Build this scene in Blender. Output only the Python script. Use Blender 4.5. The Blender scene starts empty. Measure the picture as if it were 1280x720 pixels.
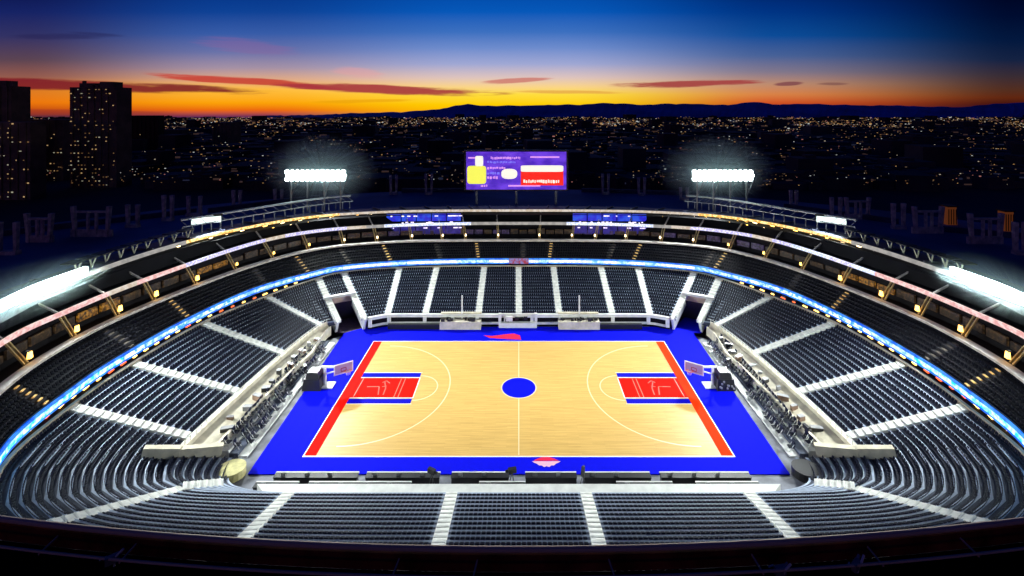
import bpy, math, random
import numpy as np
random.seed(7); rng = np.random.default_rng(7)
R = math.radians
sc = bpy.context.scene
COL = sc.collection

# ------------------------------------------------------------------ camera
CAMX, CAMY, CAMZ = 0.0, -39.15, 23.47
cd = bpy.data.cameras.new('camera'); cam = bpy.data.objects.new('camera', cd); COL.objects.link(cam)
cam.location = (CAMX, CAMY, CAMZ); cam.rotation_euler = (R(90), 0, 0)
cd.sensor_width = 36; cd.sensor_fit = 'HORIZONTAL'; cd.lens = 591 / 1280 * 36
cd.shift_x = -8.5 / 1280; cd.shift_y = -229 / 1280
cd.clip_start = 0.2; cd.clip_end = 30000
sc.camera = cam

# ------------------------------------------------------------------ render / exposure
sc.view_settings.view_transform = 'Standard'; sc.view_settings.look = 'None'
sc.view_settings.exposure = 0.0; sc.view_settings.gamma = 1.0
sc.cycles.use_denoising = True
sc.cycles.max_bounces = 5; sc.cycles.diffuse_bounces = 3; sc.cycles.glossy_bounces = 2
sc.cycles.sample_clamp_indirect = 4.0
try: sc.cycles.use_light_tree = True
except Exception: pass

def lin(c):
    return tuple(((v / 255) / 12.92 if v <= 10.3 else ((v / 255 + .055) / 1.055) ** 2.4) for v in c)

# ------------------------------------------------------------------ world: dusk sky after sunset
SKY_STRENGTH = 1.0
def build_world():
    w = bpy.data.worlds.new('World'); sc.world = w; w.use_nodes = True
    nt = w.node_tree; nt.nodes.clear(); L = nt.links.new
    def N(t, **k):
        n = nt.nodes.new(t)
        for a, b in k.items(): setattr(n, a, b)
        return n
    def M(op, a, b=None, c=None, clamp=False):
        n = N('ShaderNodeMath', operation=op); n.use_clamp = clamp
        for i, v in enumerate((a, b, c)):
            if v is None: continue
            if isinstance(v, (int, float)): n.inputs[i].default_value = v
            else: L(v, n.inputs[i])
        return n.outputs[0]
    tc = N('ShaderNodeTexCoord'); sx = N('ShaderNodeSeparateXYZ'); L(tc.outputs['Generated'], sx.inputs[0])
    X, Y, Z = sx.outputs
    den = M('MAXIMUM', Y, 0.35)
    u = M('DIVIDE', X, den); v = M('DIVIDE', Z, den)       # slope east of the sunset, slope above the horizon
    def ramp(stops):
        r = N('ShaderNodeValToRGB'); r.color_ramp.interpolation = 'B_SPLINE' if False else 'EASE'
        e = r.color_ramp.elements
        ss = sorted(stops)
        lo, hi = -0.06, 0.9
        while len(e) < len(ss): e.new(0.5)
        for el, (p, c) in zip(e, ss):
            el.position = (p - lo) / (hi - lo); el.color = (*lin(c), 1)
        r.color_ramp.interpolation = 'LINEAR'
        f = M('DIVIDE', M('SUBTRACT', v, lo), hi - lo, clamp=True)
        L(f, r.inputs[0]); return r.outputs[0]
    def S(rows): return [((131 - y) / 591, c) for y, c in rows]
    left = ramp(S([(-330, (6, 18, 66)), (-120, (3, 12, 60)), (-20, (6, 14, 70)), (15, (22, 35, 100)), (45, (50, 50, 100)), (75, (92, 68, 82)), (97, (150, 92, 78)), (108, (215, 125, 40)), (128, (238, 120, 12)), (139, (190, 70, 18)), (146, (80, 40, 60)), (155, (20, 18, 50))]))
    ml = ramp(S([(-330, (6, 18, 66)), (-120, (0, 26, 95)), (-20, (0, 45, 130)), (15, (14, 66, 150)), (42, (55, 92, 168)), (65, (105, 115, 170)), (85, (165, 145, 165)), (100, (225, 170, 130)), (112, (255, 190, 60)), (128, (253, 165, 8)), (138, (235, 100, 15)), (146, (90, 40, 90)), (155, (20, 20, 70))]))
    ce = ramp(S([(-330, (6, 18, 66)), (-120, (0, 36, 115)), (-20, (0, 66, 160)), (15, (6, 88, 185)), (40, (60, 112, 192)), (60, (110, 140, 205)), (80, (160, 168, 212)), (97, (222, 196, 190)), (108, (250, 212, 140)), (118, (255, 222, 60)), (130, (255, 208, 0)), (145, (255, 170, 0)), (155, (20, 20, 90))]))
    mr = ramp(S([(-330, (6, 18, 66)), (-120, (0, 20, 80)), (-20, (0, 28, 100)), (15, (0, 52, 132)), (45, (12, 76, 152)), (70, (72, 98, 152)), (90, (130, 120, 140)), (105, (190, 140, 112)), (118, (218, 130, 70)), (128, (212, 84, 36)), (140, (120, 40, 30)), (155, (10, 12, 50))]))
    right = ramp(S([(-330, (1, 2, 10)), (-120, (0, 6, 36)), (-20, (0, 3, 28)), (20, (0, 12, 48)), (50, (3, 24, 62)), (75, (20, 34, 66)), (95, (56, 44, 52)), (112, (82, 46, 32)), (122, (96, 38, 16)), (130, (64, 18, 16)), (140, (14, 8, 40)), (155, (4, 4, 30))]))
    def mix(a, b, lo, hi):
        n = N('ShaderNodeMapRange', interpolation_type='SMOOTHSTEP')
        n.inputs['From Min'].default_value = lo; n.inputs['From Max'].default_value = hi
        L(u, n.inputs['Value'])
        m = N('ShaderNodeMix', data_type='RGBA'); L(n.outputs[0], m.inputs[0]); L(a, m.inputs[6]); L(b, m.inputs[7])
        return m.outputs[2]
    c = mix(left, ml, -1.05, -0.6); c = mix(c, ce, -0.55, -0.1); c = mix(c, mr, 0.08, 0.55); c = mix(c, right, 0.5, 1.05)
    # thin streak clouds lying along the horizon, each with its own direction, length and lift
    nz = N('ShaderNodeTexNoise'); nz.inputs['Scale'].default_value = 6.0; nz.inputs['Detail'].default_value = 8; nz.inputs['Roughness'].default_value = .62
    mp = N('ShaderNodeMapping'); mp.inputs['Scale'].default_value = (1.6, 1.6, 22)
    L(tc.outputs['Generated'], mp.inputs[0]); L(mp.outputs[0], nz.inputs[0])
    wob = M('MULTIPLY', M('SUBTRACT', nz.outputs[0], 0.5), 2.6)
    def cloud(c, x0, y0, x1, y1, th, col, op=1.0, bend=0.0, soft=.95):
        u0, u1 = (x0 - 648.5) / 591, (x1 - 648.5) / 591; v0, v1 = (131 - y0) / 591, (131 - y1) / 591
        uc, hl, vc, sl = (u0 + u1) / 2, (u1 - u0) / 2, (v0 + v1) / 2, (v1 - v0) / (u1 - u0)
        du = M('SUBTRACT', u, uc); a = M('DIVIDE', du, hl)
        line = M('ADD', M('MULTIPLY', du, sl), vc)
        if bend: line = M('ADD', line, M('MULTIPLY', M('SINE', M('MULTIPLY', a, 2.6)), bend / 591))
        b = M('DIVIDE', M('SUBTRACT', v, line), th / 591)
        d = M('ADD', M('MULTIPLY', a, a), M('MULTIPLY', b, b)); d = M('ADD', d, wob)
        n = N('ShaderNodeMapRange', interpolation_type='SMOOTHSTEP')
        n.inputs['From Min'].default_value = 1.3; n.inputs['From Max'].default_value = 1.3 - soft
        n.inputs['To Max'].default_value = op; L(d, n.inputs['Value'])
        m = N('ShaderNodeMix', data_type='RGBA'); L(n.outputs[0], m.inputs[0]); L(c, m.inputs[6]); m.inputs[7].default_value = (*lin(col), 1)
        return m.outputs[2]
    c = cloud(c, -160, 99, 325, 114, 7, (128, 28, 40), .95)
    c = cloud(c, 180, 91, 420, 111, 4.5, (200, 62, 50), .92, 1.5)
    c = cloud(c, 330, 108, 620, 115, 5.8, (168, 52, 62), .95, -1.8)
    c = cloud(c, 590, 104, 685, 98, 3.2, (205, 120, 110), .85)
    c = cloud(c, 645, 114, 775, 116, 2.2, (226, 160, 70), .7)
    c = cloud(c, 775, 106, 945, 103, 4.2, (165, 66, 66), .95, .8)
    c = cloud(c, 968, 105, 1004, 104, 2.6, (120, 60, 72), .8)
    c = cloud(c, 1020, 105, 1062, 105, 2.2, (110, 66, 70), .6)
    c = cloud(c, 415, 88, 480, 94, 7, (235, 160, 160), .4, 0, 1.2)
    c = cloud(c, 240, 50, 370, 66, 11, (150, 95, 150), .32, 0, 1.25)
    c = cloud(c, 15, 46, 150, 44, 5, (36, 32, 80), .5, 0, 1.2)
    c = cloud(c, 380, 128, 520, 125, 2.2, (232, 160, 10), .6, 0, .9)
    c = cloud(c, -60, 138, 240, 143, 4, (150, 50, 40), .5, 0, .9)
    bg = N('ShaderNodeBackground'); L(c, bg.inputs[0]); bg.inputs[1].default_value = SKY_STRENGTH
    o = N('ShaderNodeOutputWorld'); L(bg.outputs[0], o.inputs[0])
build_world()

# ------------------------------------------------------------------ materials
MATS = {}
def mat(name, col, rough=0.6, metal=0.0, var=0.0, scale=3.0, emit=None, strength=0.0, spec=0.5, bump=0.0):
    if name in MATS: return MATS[name]
    m = bpy.data.materials.new(name); m.use_nodes = True; MATS[name] = m
    nt = m.node_tree; b = nt.nodes['Principled BSDF']
    b.inputs['Base Color'].default_value = (*col, 1); b.inputs['Roughness'].default_value = rough
    b.inputs['Metallic'].default_value = metal; b.inputs['Specular IOR Level'].default_value = spec
    if var:
        tc = nt.nodes.new('ShaderNodeTexCoord')
        n = nt.nodes.new('ShaderNodeTexNoise'); n.inputs['Scale'].default_value = scale; n.inputs['Detail'].default_value = 7
        nt.links.new(tc.outputs['Object'], n.inputs['Vector'])
        r = nt.nodes.new('ShaderNodeValToRGB')
        r.color_ramp.elements[0].position = .3; r.color_ramp.elements[1].position = .72
        r.color_ramp.elements[0].color = (*[v * (1 - var) for v in col], 1); r.color_ramp.elements[1].color = (*[min(1, v * (1 + var)) for v in col], 1)
        nt.links.new(n.outputs[0], r.inputs[0]); nt.links.new(r.outputs[0], b.inputs['Base Color'])
        if bump:
            bp = nt.nodes.new('ShaderNodeBump'); bp.inputs['Strength'].default_value = bump
            nt.links.new(n.outputs[0], bp.inputs['Height']); nt.links.new(bp.outputs[0], b.inputs['Normal'])
    if emit:
        b.inputs['Emission Color'].default_value = (*emit, 1); b.inputs['Emission Strength'].default_value = strength
    return m
def led(name, c1, c2, strength, scale=(1, 1, 1), nscale=3.0, lo=.4, hi=.6, dark=None):
    """glowing surface: two colours mixed by a fine pattern"""
    if name in MATS: return MATS[name]
    m = mat(name, (.02, .02, .02), .3, emit=c1, strength=strength); nt = m.node_tree; b = nt.nodes['Principled BSDF']
    tc = nt.nodes.new('ShaderNodeTexCoord'); n = nt.nodes.new('ShaderNodeTexNoise'); n.inputs['Scale'].default_value = nscale; n.inputs['Detail'].default_value = 3
    mp = nt.nodes.new('ShaderNodeMapping'); mp.inputs['Scale'].default_value = scale
    nt.links.new(tc.outputs['Object'], mp.inputs[0]); nt.links.new(mp.outputs[0], n.inputs['Vector'])
    r = nt.nodes.new('ShaderNodeValToRGB'); e = r.color_ramp.elements
    e[0].position = lo; e[1].position = hi; e[0].color = (*c1, 1); e[1].color = (*c2, 1)
    if dark is not None:
        k = e.new(max(0, lo - .12)); k.color = (*dark, 1)
    nt.links.new(n.outputs[0], r.inputs[0]); nt.links.new(r.outputs[0], b.inputs['Emission Color'])
    return m

M_concrete = mat('pale_concrete', (.55, .55, .52), .75, var=.22, scale=1.3)
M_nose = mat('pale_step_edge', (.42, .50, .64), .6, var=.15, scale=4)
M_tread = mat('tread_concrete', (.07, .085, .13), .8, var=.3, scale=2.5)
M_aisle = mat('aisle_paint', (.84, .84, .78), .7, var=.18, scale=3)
M_cream = mat('cream_concrete', (.66, .60, .46), .7, var=.2, scale=1.8)
M_white = mat('white_paint', (.8, .8, .76), .5, var=.1, scale=2)
M_grey = mat('grey_metal', (.32, .32, .33), .45, .4, var=.2, scale=2)
M_seat = mat('navy_seat_plastic', (.005, .007, .024), .55, var=.5, scale=25, spec=.18)
M_dark = mat('dark_cladding', (.004, .004, .007), .7, spec=.15, var=.5, scale=.7)
M_black = mat('black_metal', (.01, .01, .012), .45, var=.3, scale=3)
M_roof = mat('dark_roof_sheet', (.03, .04, .08), .5, var=.4, scale=.6)
M_blue = mat('blue_floor_paint', (.003, .005, .66), .7, var=.03, scale=4, spec=.02)
M_red = mat('red_floor_paint', (.88, .006, .002), .7, var=.06, scale=4, spec=.02)
M_line = mat('cream_line_paint', (.85, .68, .42), .4)
M_lineW = mat('white_line_paint', (.85, .82, .8), .4)
M_pinkline = mat('pink_line_paint', (.86, .14, .09), .4)
M_lamp = mat('lamp_lens', (.8, .9, .9), .3, emit=(.80, 1.0, .97), strength=13)
M_warm = mat('warm_lamp', (.8, .6, .3), .4, emit=(1.0, .55, .10), strength=5)
M_warm2 = mat('warm_white_lamp', (.8, .7, .5), .4, emit=(1.0, .72, .38), strength=4)
M_podium = mat('podium_paving', (.12, .16, .36), .8, var=.45, scale=.08)
M_ground = mat('city_ground', (.03, .03, .045), .9, var=.6, scale=.02)
M_pylon = mat('pylon_concrete', (.62, .48, .50), .7, var=.4, scale=1.5)

def wood():
    m = mat('maple_boards', (.68, .45, .13), .42, spec=.25); nt = m.node_tree; b = nt.nodes['Principled BSDF']
    tc = nt.nodes.new('ShaderNodeTexCoord'); mp = nt.nodes.new('ShaderNodeMapping')
    mp.inputs['Scale'].default_value = (.45, 9.0, 1); nt.links.new(tc.outputs['Object'], mp.inputs[0])
    n = nt.nodes.new('ShaderNodeTexNoise'); n.inputs['Scale'].default_value = 1.0; n.inputs['Detail'].default_value = 5
    nt.links.new(mp.outputs[0], n.inputs['Vector'])
    br = nt.nodes.new('ShaderNodeTexBrick'); br.inputs['Scale'].default_value = 1.0
    br.inputs['Brick Width'].default_value = 1.7; br.inputs['Row Height'].default_value = .11; br.inputs['Mortar Size'].default_value = .002
    br.inputs['Color1'].default_value = (.70, .44, .13, 1); br.inputs['Color2'].default_value = (.63, .39, .11, 1); br.inputs['Mortar'].default_value = (.48, .29, .08, 1)
    nt.links.new(tc.outputs['Object'], br.inputs['Vector'])
    r = nt.nodes.new('ShaderNodeValToRGB'); r.color_ramp.elements[0].position = .35; r.color_ramp.elements[1].position = .7
    r.color_ramp.elements[0].color = (.88, .86, .84, 1); r.color_ramp.elements[1].color = (1.04, 1.05, 1.08, 1)
    nt.links.new(n.outputs[0], r.inputs[0])
    mx = nt.nodes.new('ShaderNodeMix'); mx.data_type = 'RGBA'; mx.blend_type = 'MULTIPLY'; mx.inputs[0].default_value = 1
    nt.links.new(br.outputs[0], mx.inputs[6]); nt.links.new(r.outputs[0], mx.inputs[7])
    nt.links.new(mx.outputs[2], b.inputs['Base Color']); return m
M_wood = wood()

# ------------------------------------------------------------------ mesh helpers
class MB:
    def __init__(s): s.v = []; s.f = []; s.m = []
    def add(s, vs, fs, mi=0):
        o = len(s.v); s.v += [tuple(p) for p in vs]; s.f += [tuple(i + o for i in f) for f in fs]; s.m += [mi] * len(fs); return s
    def box(s, c, d, rz=0.0, mi=0, taper=1.0):
        x, y, z = d[0] / 2, d[1] / 2, d[2] / 2; co, si = math.cos(rz), math.sin(rz); vs = []
        for dz in (-1, 1):
            t = taper if dz > 0 else 1
            for dx, dy in ((-1, -1), (1, -1), (1, 1), (-1, 1)):
                a, b = dx * x * t, dy * y * t; vs.append((c[0] + a * co - b * si, c[1] + a * si + b * co, c[2] + dz * z))
        return s.add(vs, [(3, 2, 1, 0), (4, 5, 6, 7), (0, 1, 5, 4), (1, 2, 6, 5), (2, 3, 7, 6), (3, 0, 4, 7)], mi)
    def beam(s, a, b, w, h=None, mi=0):
        a = np.array(a, float); b = np.array(b, float); d = b - a; d /= np.linalg.norm(d) + 1e-9; h = h or w
        up = np.array((0, 0, 1.)) if abs(d[2]) < .95 else np.array((1., 0, 0)); r = np.cross(d, up); r /= np.linalg.norm(r); q = np.cross(r, d)
        vs = [p + r * i * w / 2 + q * j * h / 2 for p in (a, b) for i, j in ((-1, -1), (1, -1), (1, 1), (-1, 1))]
        return s.add(vs, [(0, 1, 2, 3), (7, 6, 5, 4), (0, 4, 5, 1), (1, 5, 6, 2), (2, 6, 7, 3), (3, 7, 4, 0)], mi)
    def tube(s, pts, r, n=8, mi=0):
        pts = [np.array(p, float) for p in pts]; vs = []
        for i, p in enumerate(pts):
            d = pts[min(i + 1, len(pts) - 1)] - pts[max(i - 1, 0)]; d /= np.linalg.norm(d) + 1e-9
            up = np.array((0, 0, 1.)) if abs(d[2]) < .95 else np.array((1., 0, 0)); a = np.cross(d, up); a /= np.linalg.norm(a); b = np.cross(a, d)
            vs += [p + r * (math.cos(t) * a + math.sin(t) * b) for t in [2 * math.pi * k / n for k in range(n)]]
        fs = [(i * n + k, i * n + (k + 1) % n, (i + 1) * n + (k + 1) % n, (i + 1) * n + k) for i in range(len(pts) - 1) for k in range(n)]
        fs += [tuple(range(n))[::-1], tuple(len(vs) - n + k for k in range(n))]
        return s.add(vs, fs, mi)
    def prism(s, poly, z0, z1, mi=0):
        n = len(poly); vs = [(x, y, z0) for x, y in poly] + [(x, y, z1) for x, y in poly]
        return s.add(vs, [tuple(range(n))[::-1], tuple(range(n, 2 * n))] + [(i, (i + 1) % n, n + (i + 1) % n, n + i) for i in range(n)], mi)
    def build(s, name, mats, parent=None, loc=None):
        me = bpy.data.meshes.new(name); me.from_pydata(s.v, [], s.f)
        for m in (mats if isinstance(mats, (list, tuple)) else [mats]): me.materials.append(m)
        if any(s.m): me.polygons.foreach_set('material_index', s.m)
        me.update(); o = bpy.data.objects.new(name, me); COL.objects.link(o)
        if parent is not None: o.parent = parent
        if loc is not None: o.location = loc
        return o
def tag(o, label=None, cat=None, group=None, kind=None):
    if label: o['label'] = label
    if cat: o['category'] = cat
    if group: o['group'] = group
    if kind: o['kind'] = kind
    return o
def empty(name, loc=(0, 0, 0), rz=0, **k):
    o = bpy.data.objects.new(name, None); COL.objects.link(o); o.location = loc; o.rotation_euler = (0, 0, rz); return tag(o, **k)
def copy_tree(o, parent=None):
    c = o.copy(); COL.objects.link(c); c.parent = parent
    for ch in list(o.children): copy_tree(ch, c)
    return c
ORD = 'first second third fourth fifth sixth seventh eighth ninth tenth eleventh twelfth thirteenth fourteenth fifteenth sixteenth seventeenth eighteenth nineteenth twentieth'.split()
TEN = {2: 'twenty', 3: 'thirty', 4: 'forty', 5: 'fifty', 6: 'sixty', 7: 'seventy', 8: 'eighty', 9: 'ninety'}
def ordw(n):
    if n <= 20: return ORD[n - 1]
    t, u = divmod(n, 10)
    return TEN[t][:-1] + 'ieth' if u == 0 else TEN[t] + '-' + ORD[u - 1]

# ------------------------------------------------------------------ ring curves in plan (metres)
class Ring:
    def __init__(s, pts, h):
        s.h = h
        P = list(pts) + [(-x, y) for x, y in reversed(pts[1:-1])]
        P = np.array(P, float); n = len(P); out = []
        for i in range(n):
            p0, p1, p2, p3 = P[i - 1], P[i], P[(i + 1) % n], P[(i + 2) % n]
            for t in np.linspace(0, 1, 24, endpoint=False):
                out.append(.5 * ((2 * p1) + (p2 - p0) * t + (2 * p0 - 5 * p1 + 4 * p2 - p3) * t * t + (3 * p1 - p0 - 3 * p2 + p3) * t ** 3))
        out = np.array(out); a = np.arctan2(out[:, 1], out[:, 0]); r = np.hypot(out[:, 0], out[:, 1])
        o = np.argsort(a); a, r = a[o], r[o]
        s.a = np.concatenate((a - 2 * math.pi, a, a + 2 * math.pi)); s.r = np.concatenate((r, r, r))
    def rad(s, phi):
        return np.interp((np.asarray(phi) + math.pi) % (2 * math.pi) - math.pi, s.a, s.r)
    def p(s, phi, off=0.0, z=None):
        r = float(s.rad(phi)) + off; return (r * math.cos(phi), r * math.sin(phi), s.h if z is None else z)
inner = Ring([(0, 11.1), (7, 11.1), (13.0, 11.08), (14.4, 10.9), (16, 10.2), (18.6, 9.5), (20, 8.7), (21.1, 3.3), (21.7, -2.4), (22, -7.4), (21.9, -9.4), (21, -11.1), (19, -11.8), (16, -11.97), (13.2, -12), (7, -12), (0, -12)], 1.2)
ext = Ring([(0, 11), (10, 11), (17, 8), (18, 3), (18.3, -3), (18.3, -7.4), (18.2, -9.2), (17.5, -10.5), (15.8, -11.5), (13.2, -11.97), (7, -11.98), (0, -11.98)], .1)
low = Ring([(0, 17.5), (7, 17.45), (14.1, 17.0), (20.1, 15.6), (22.6, 13.3), (25.4, 8.7), (28.0, 3.0), (28.85, -3.6), (28.7, -8.7), (27.4, -14.0), (22.8, -17.6), (13, -18.9), (0, -19.1)], 4.0)
rib = Ring([(0, 18.1), (7, 18.0), (14.3, 17.3), (20.4, 15.7), (23.0, 13.6), (26.8, 9.0), (28.8, 2.4), (29.5, -3.4), (29.4, -7.6), (28.1, -13.2), (23.6, -18.0), (13.5, -19.5), (0, -19.8)], 4.55)
walk = Ring([(0, 20.1), (8, 19.95), (15.6, 19.4), (23.4, 16.8), (28.0, 11.0), (31.0, 2.6), (32.1, -4.4), (30.9, -11.1), (26.5, -18), (17, -21.8), (0, -22.6)], 6.6)
r3 = Ring([(0, 21.4), (8, 21.2), (15.8, 20.3), (24, 17.9), (29, 12.8), (32.3, 2.2), (33.2, -4.5), (32.8, -9.4), (28.5, -18.5), (18, -23.6), (0, -24.8)], 8.3)
r4 = Ring([(0, 22.5), (8, 22.4), (16.4, 21.8), (24.6, 19.4), (30, 14.6), (33.8, 7.1), (35.2, -1.5), (34.8, -7.5), (30.5, -19), (19.5, -25.6), (0, -27.4)], 9.7)
PI = math.pi
def sweep(mb, ring, a0, a1, prof, n, mi=0, closed=True, caps=True):
    """sweep a profile of (offset outwards, z) along the ring between two angles"""
    k = len(prof); base = len(mb.v); vs = []
    for i in range(n + 1):
        ph = a0 + (a1 - a0) * i / n
        vs += [ring.p(ph, o, z) for o, z in prof]
    fs = []
    m = k if closed else k - 1
    for i in range(n):
        for j in range(m):
            q = (j + 1) % k; fs.append((i * k + j, i * k + q, (i + 1) * k + q, (i + 1) * k + j))
    if closed and caps and abs(abs(a1 - a0) - 2 * PI) > 1e-4:
        fs += [tuple(range(k)), tuple(n * k + j for j in range(k))[::-1]]
    mb.add(vs, fs, mi); return mb
def rect(o0, o1, z0, z1): return [(o0, z0), (o1, z0), (o1, z1), (o0, z1)]

# ------------------------------------------------------------------ ground, podium, arena floor
gm = MB(); rad = [60, 110, 200, 400, 700, 1000, 1130, 1500, 2500, 5000, 9000, 16000]; NG = 96
vs = [(0, 0, -12)]
for r in rad:
    z = -12 if r <= 1130 else -12 - .05 * (r - 1130)
    vs += [(r * math.cos(2 * PI * k / NG), r * math.sin(2 * PI * k / NG), z) for k in range(NG)]
fs = [(0, 1 + k, 1 + (k + 1) % NG) for k in range(NG)]
for i in range(len(rad) - 1):
    fs += [(1 + i * NG + k, 1 + (i + 1) * NG + k, 1 + (i + 1) * NG + (k + 1) % NG, 1 + i * NG + (k + 1) % NG) for k in range(NG)]
tag(gm.add(vs, fs).build('ground', M_ground), kind='structure')
pm = MB(); NP = 96; vs = []
for (a, b, z) in ((36, 28, 4), (92, 70, 4), (94, 72, 2), (96, 74, -12.2)):
    vs += [(a * math.cos(2 * PI * k / NP), (b if math.sin(2 * PI * k / NP) > 0 else 80) * math.sin(2 * PI * k / NP), z) for k in range(NP)]
fs = [(i * NP + k, (i + 1) * NP + k, (i + 1) * NP + (k + 1) % NP, i * NP + (k + 1) % NP) for i in range(3) for k in range(NP)]
tag(pm.add(vs, fs).build('pavement', M_podium), kind='structure')
fl = MB(); fl.prism([(24 * math.cos(t) , 15.0 * math.sin(t) - 1) for t in [2 * PI * k / 64 for k in range(64)]], -.6, -.02)
M_floor = mat('arena_floor', (.20, .21, .25), .6, var=.35, scale=1.2)
tag(fl.build('floor', M_floor), kind='structure')

# ------------------------------------------------------------------ the court
court = empty('basketball_court', label='maple basketball court with blue surround and red end strips at the stadium centre', cat='court')
def sheet(name, polys, z, m, parent):
    b = MB()
    for p in polys: b.add([(x, y, z) for x, y in p], [tuple(range(len(p)))])
    return b.build(name, m, parent)
def rc(x0, x1, y0, y1): return [(x0, y0), (x1, y0), (x1, y1), (x0, y1)]
ap = MB(); ap.prism([(-17.2, -9.15), (17.2, -9.15), (17.95, 9.3), (16.0, 10.75), (-16.0, 10.75), (-17.95, 9.3)], -.015, .05)
ap.build('apron', M_blue, court)
sheet('playing_floor', [rc(-13.53, 13.53, -7.62, 7.62)], .056, M_wood, court)
for s in (-1, 1):
    sheet('end_strip', [rc(min(s * 13.53, s * 14.33), max(s * 13.53, s * 14.33), -7.62, 7.62)], .056, M_red if s < 0 else mat('orange_red_floor_paint', (.88, .035, .003), .7, var=.06, scale=4, spec=.02), court)
    x0, x1 = sorted((s * 13.53, s * 8.5))
    k = sheet('key', [rc(x0, x1, -1.36, 1.36)], .062, M_red, court)
    for ya, yb in ((1.5, 2.12), (-2.12, -1.5)): sheet('blue_band', [rc(x0, x1, ya, yb)], .062, mat('deep_blue_paint', (.006, .004, .40), .7, spec=.02), k)
    sheet('lane_marks', [rc(*sorted((s * a, s * (a - .07))), -1.3, 1.3) for a in (10.05, 9.72, 13.3)], .067, M_pinkline, k)
    # painted figure outline in the key: a simple arch of strokes
    fig = []
    for (xa, ya, xb, yb) in ((12.6, 0.1, 11.6, 0.12), (11.6, .12, 11.35, -1.0), (11.3, .75, 11.0, -.1), (11.0, -.1, 10.95, -1.0), (11.5, .7, 11.2, .95), (11.2, .95, 10.85, .6), (11.35, .1, 11.0, .2)):
        dx, dy = xb - xa, yb - ya; L_ = math.hypot(dx, dy); nx, ny = -dy / L_ * .05, dx / L_ * .05
        fig.append([(s * (xa + nx), ya + ny), (s * (xb + nx), yb + ny), (s * (xb - nx), yb - ny), (s * (xa - nx), ya - ny)])
    sheet('lane_figure', fig, .067, mat('orange_line_paint', (.86, .06, .03), .6), k)
    W = []; 
    for (a, b_) in ((2.12, 2.2), (-2.2, -2.12), (1.36, 1.44), (-1.44, -1.36)): W.append(rc(*sorted((s * 13.53, s * 8.42)), a, b_))
    W.append(rc(*sorted((s * 8.5, s * 8.42)), -1.36, 1.36))
    sheet('key_lines', W, .070, M_lineW, k)
    W = []
    def arc(cx, cy, r, a0, a1, w, n=40):
        for i in range(n):
            t0, t1 = a0 + (a1 - a0) * i / n, a0 + (a1 - a0) * (i + 1) / n
            W.append([(cx + (r - w / 2) * math.cos(t0), cy + (r - w / 2) * math.sin(t0)), (cx + (r + w / 2) * math.cos(t0), cy + (r + w / 2) * math.sin(t0)),
                      (cx + (r + w / 2) * math.cos(t1), cy + (r + w / 2) * math.sin(t1)), (cx + (r - w / 2) * math.cos(t1), cy + (r - w / 2) * math.sin(t1))])
    ang = (0, PI / 2) 
    if s < 0: arc(-12.5, 0, 6.75, -PI / 2, PI / 2, .09); arc(-8.45, 0, 1.7, -PI / 2, PI / 2, .08)
    else: arc(12.5, 0, 6.75, PI / 2, 3 * PI / 2, .09); arc(8.45, 0, 1.7, PI / 2, 3 * PI / 2, .08)
    sheet('arc_lines', W, .061, M_line, court)
cc = MB(); cc.add([(1.38 * math.cos(t), 1.38 * math.sin(t), .066) for t in [2 * PI * k / 48 for k in range(48)]], [tuple(range(48))]); cc.build('centre_circle', M_blue, court)
W = []; arc(0, 0, 1.44, 0, 2 * PI, .09, 48); sheet('circle_line', W, .069, M_line, court)
sheet('halfway_line', [rc(-.035, .035, 1.5, 7.55), rc(-.035, .035, -7.55, -1.5)], .061, M_line, court)
sheet('boundary_lines', [rc(-14.4, 14.4, 7.62, 7.7), rc(-14.4, 14.4, -7.72, -7.62), rc(-14.4, -14.33, -7.62, 7.62), rc(14.33, 14.4, -7.62, 7.62)], .062, M_lineW, court)
# crests on the blue surround
e1 = MB()
e1.add([(1.0, -8.0, .058), (1.0, -8.0, .058)] , [])
pts = [(.95 + 1.7 * k / 12, -8.05 + (.36 * math.sin(PI * k / 12))) for k in range(13)]
e1 = MB(); e1.add([(x, y, .058) for x, y in pts], [tuple(range(13))[::-1]])
em = e1.build('crest', mat('crimson_floor_paint', (.75, .01, .06), .4), court)
e2 = MB(); pts = [(.85 + 1.9 * k / 12, -8.09 - (.52 * math.sin(PI * k / 12)) * (1 if k % 2 else .8)) for k in range(13)]
e2.add([(x, y, .058) for x, y in pts], [tuple(range(13))]); e2.build('crest_fan', mat('pink_white_floor_paint', (.8, .45, .6), .4), em)
e3 = MB(); e3.add([(x, y, .058) for x, y in [(-2.9, 8.3), (.25, 7.95), (.1, 8.9), (-.5, 9.25), (-1.6, 9.05), (-2.7, 8.75), (-3.6, 8.9)]], [tuple(range(7))]); e3.build('far_crest', MATS['crimson_floor_paint'], court)

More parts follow.
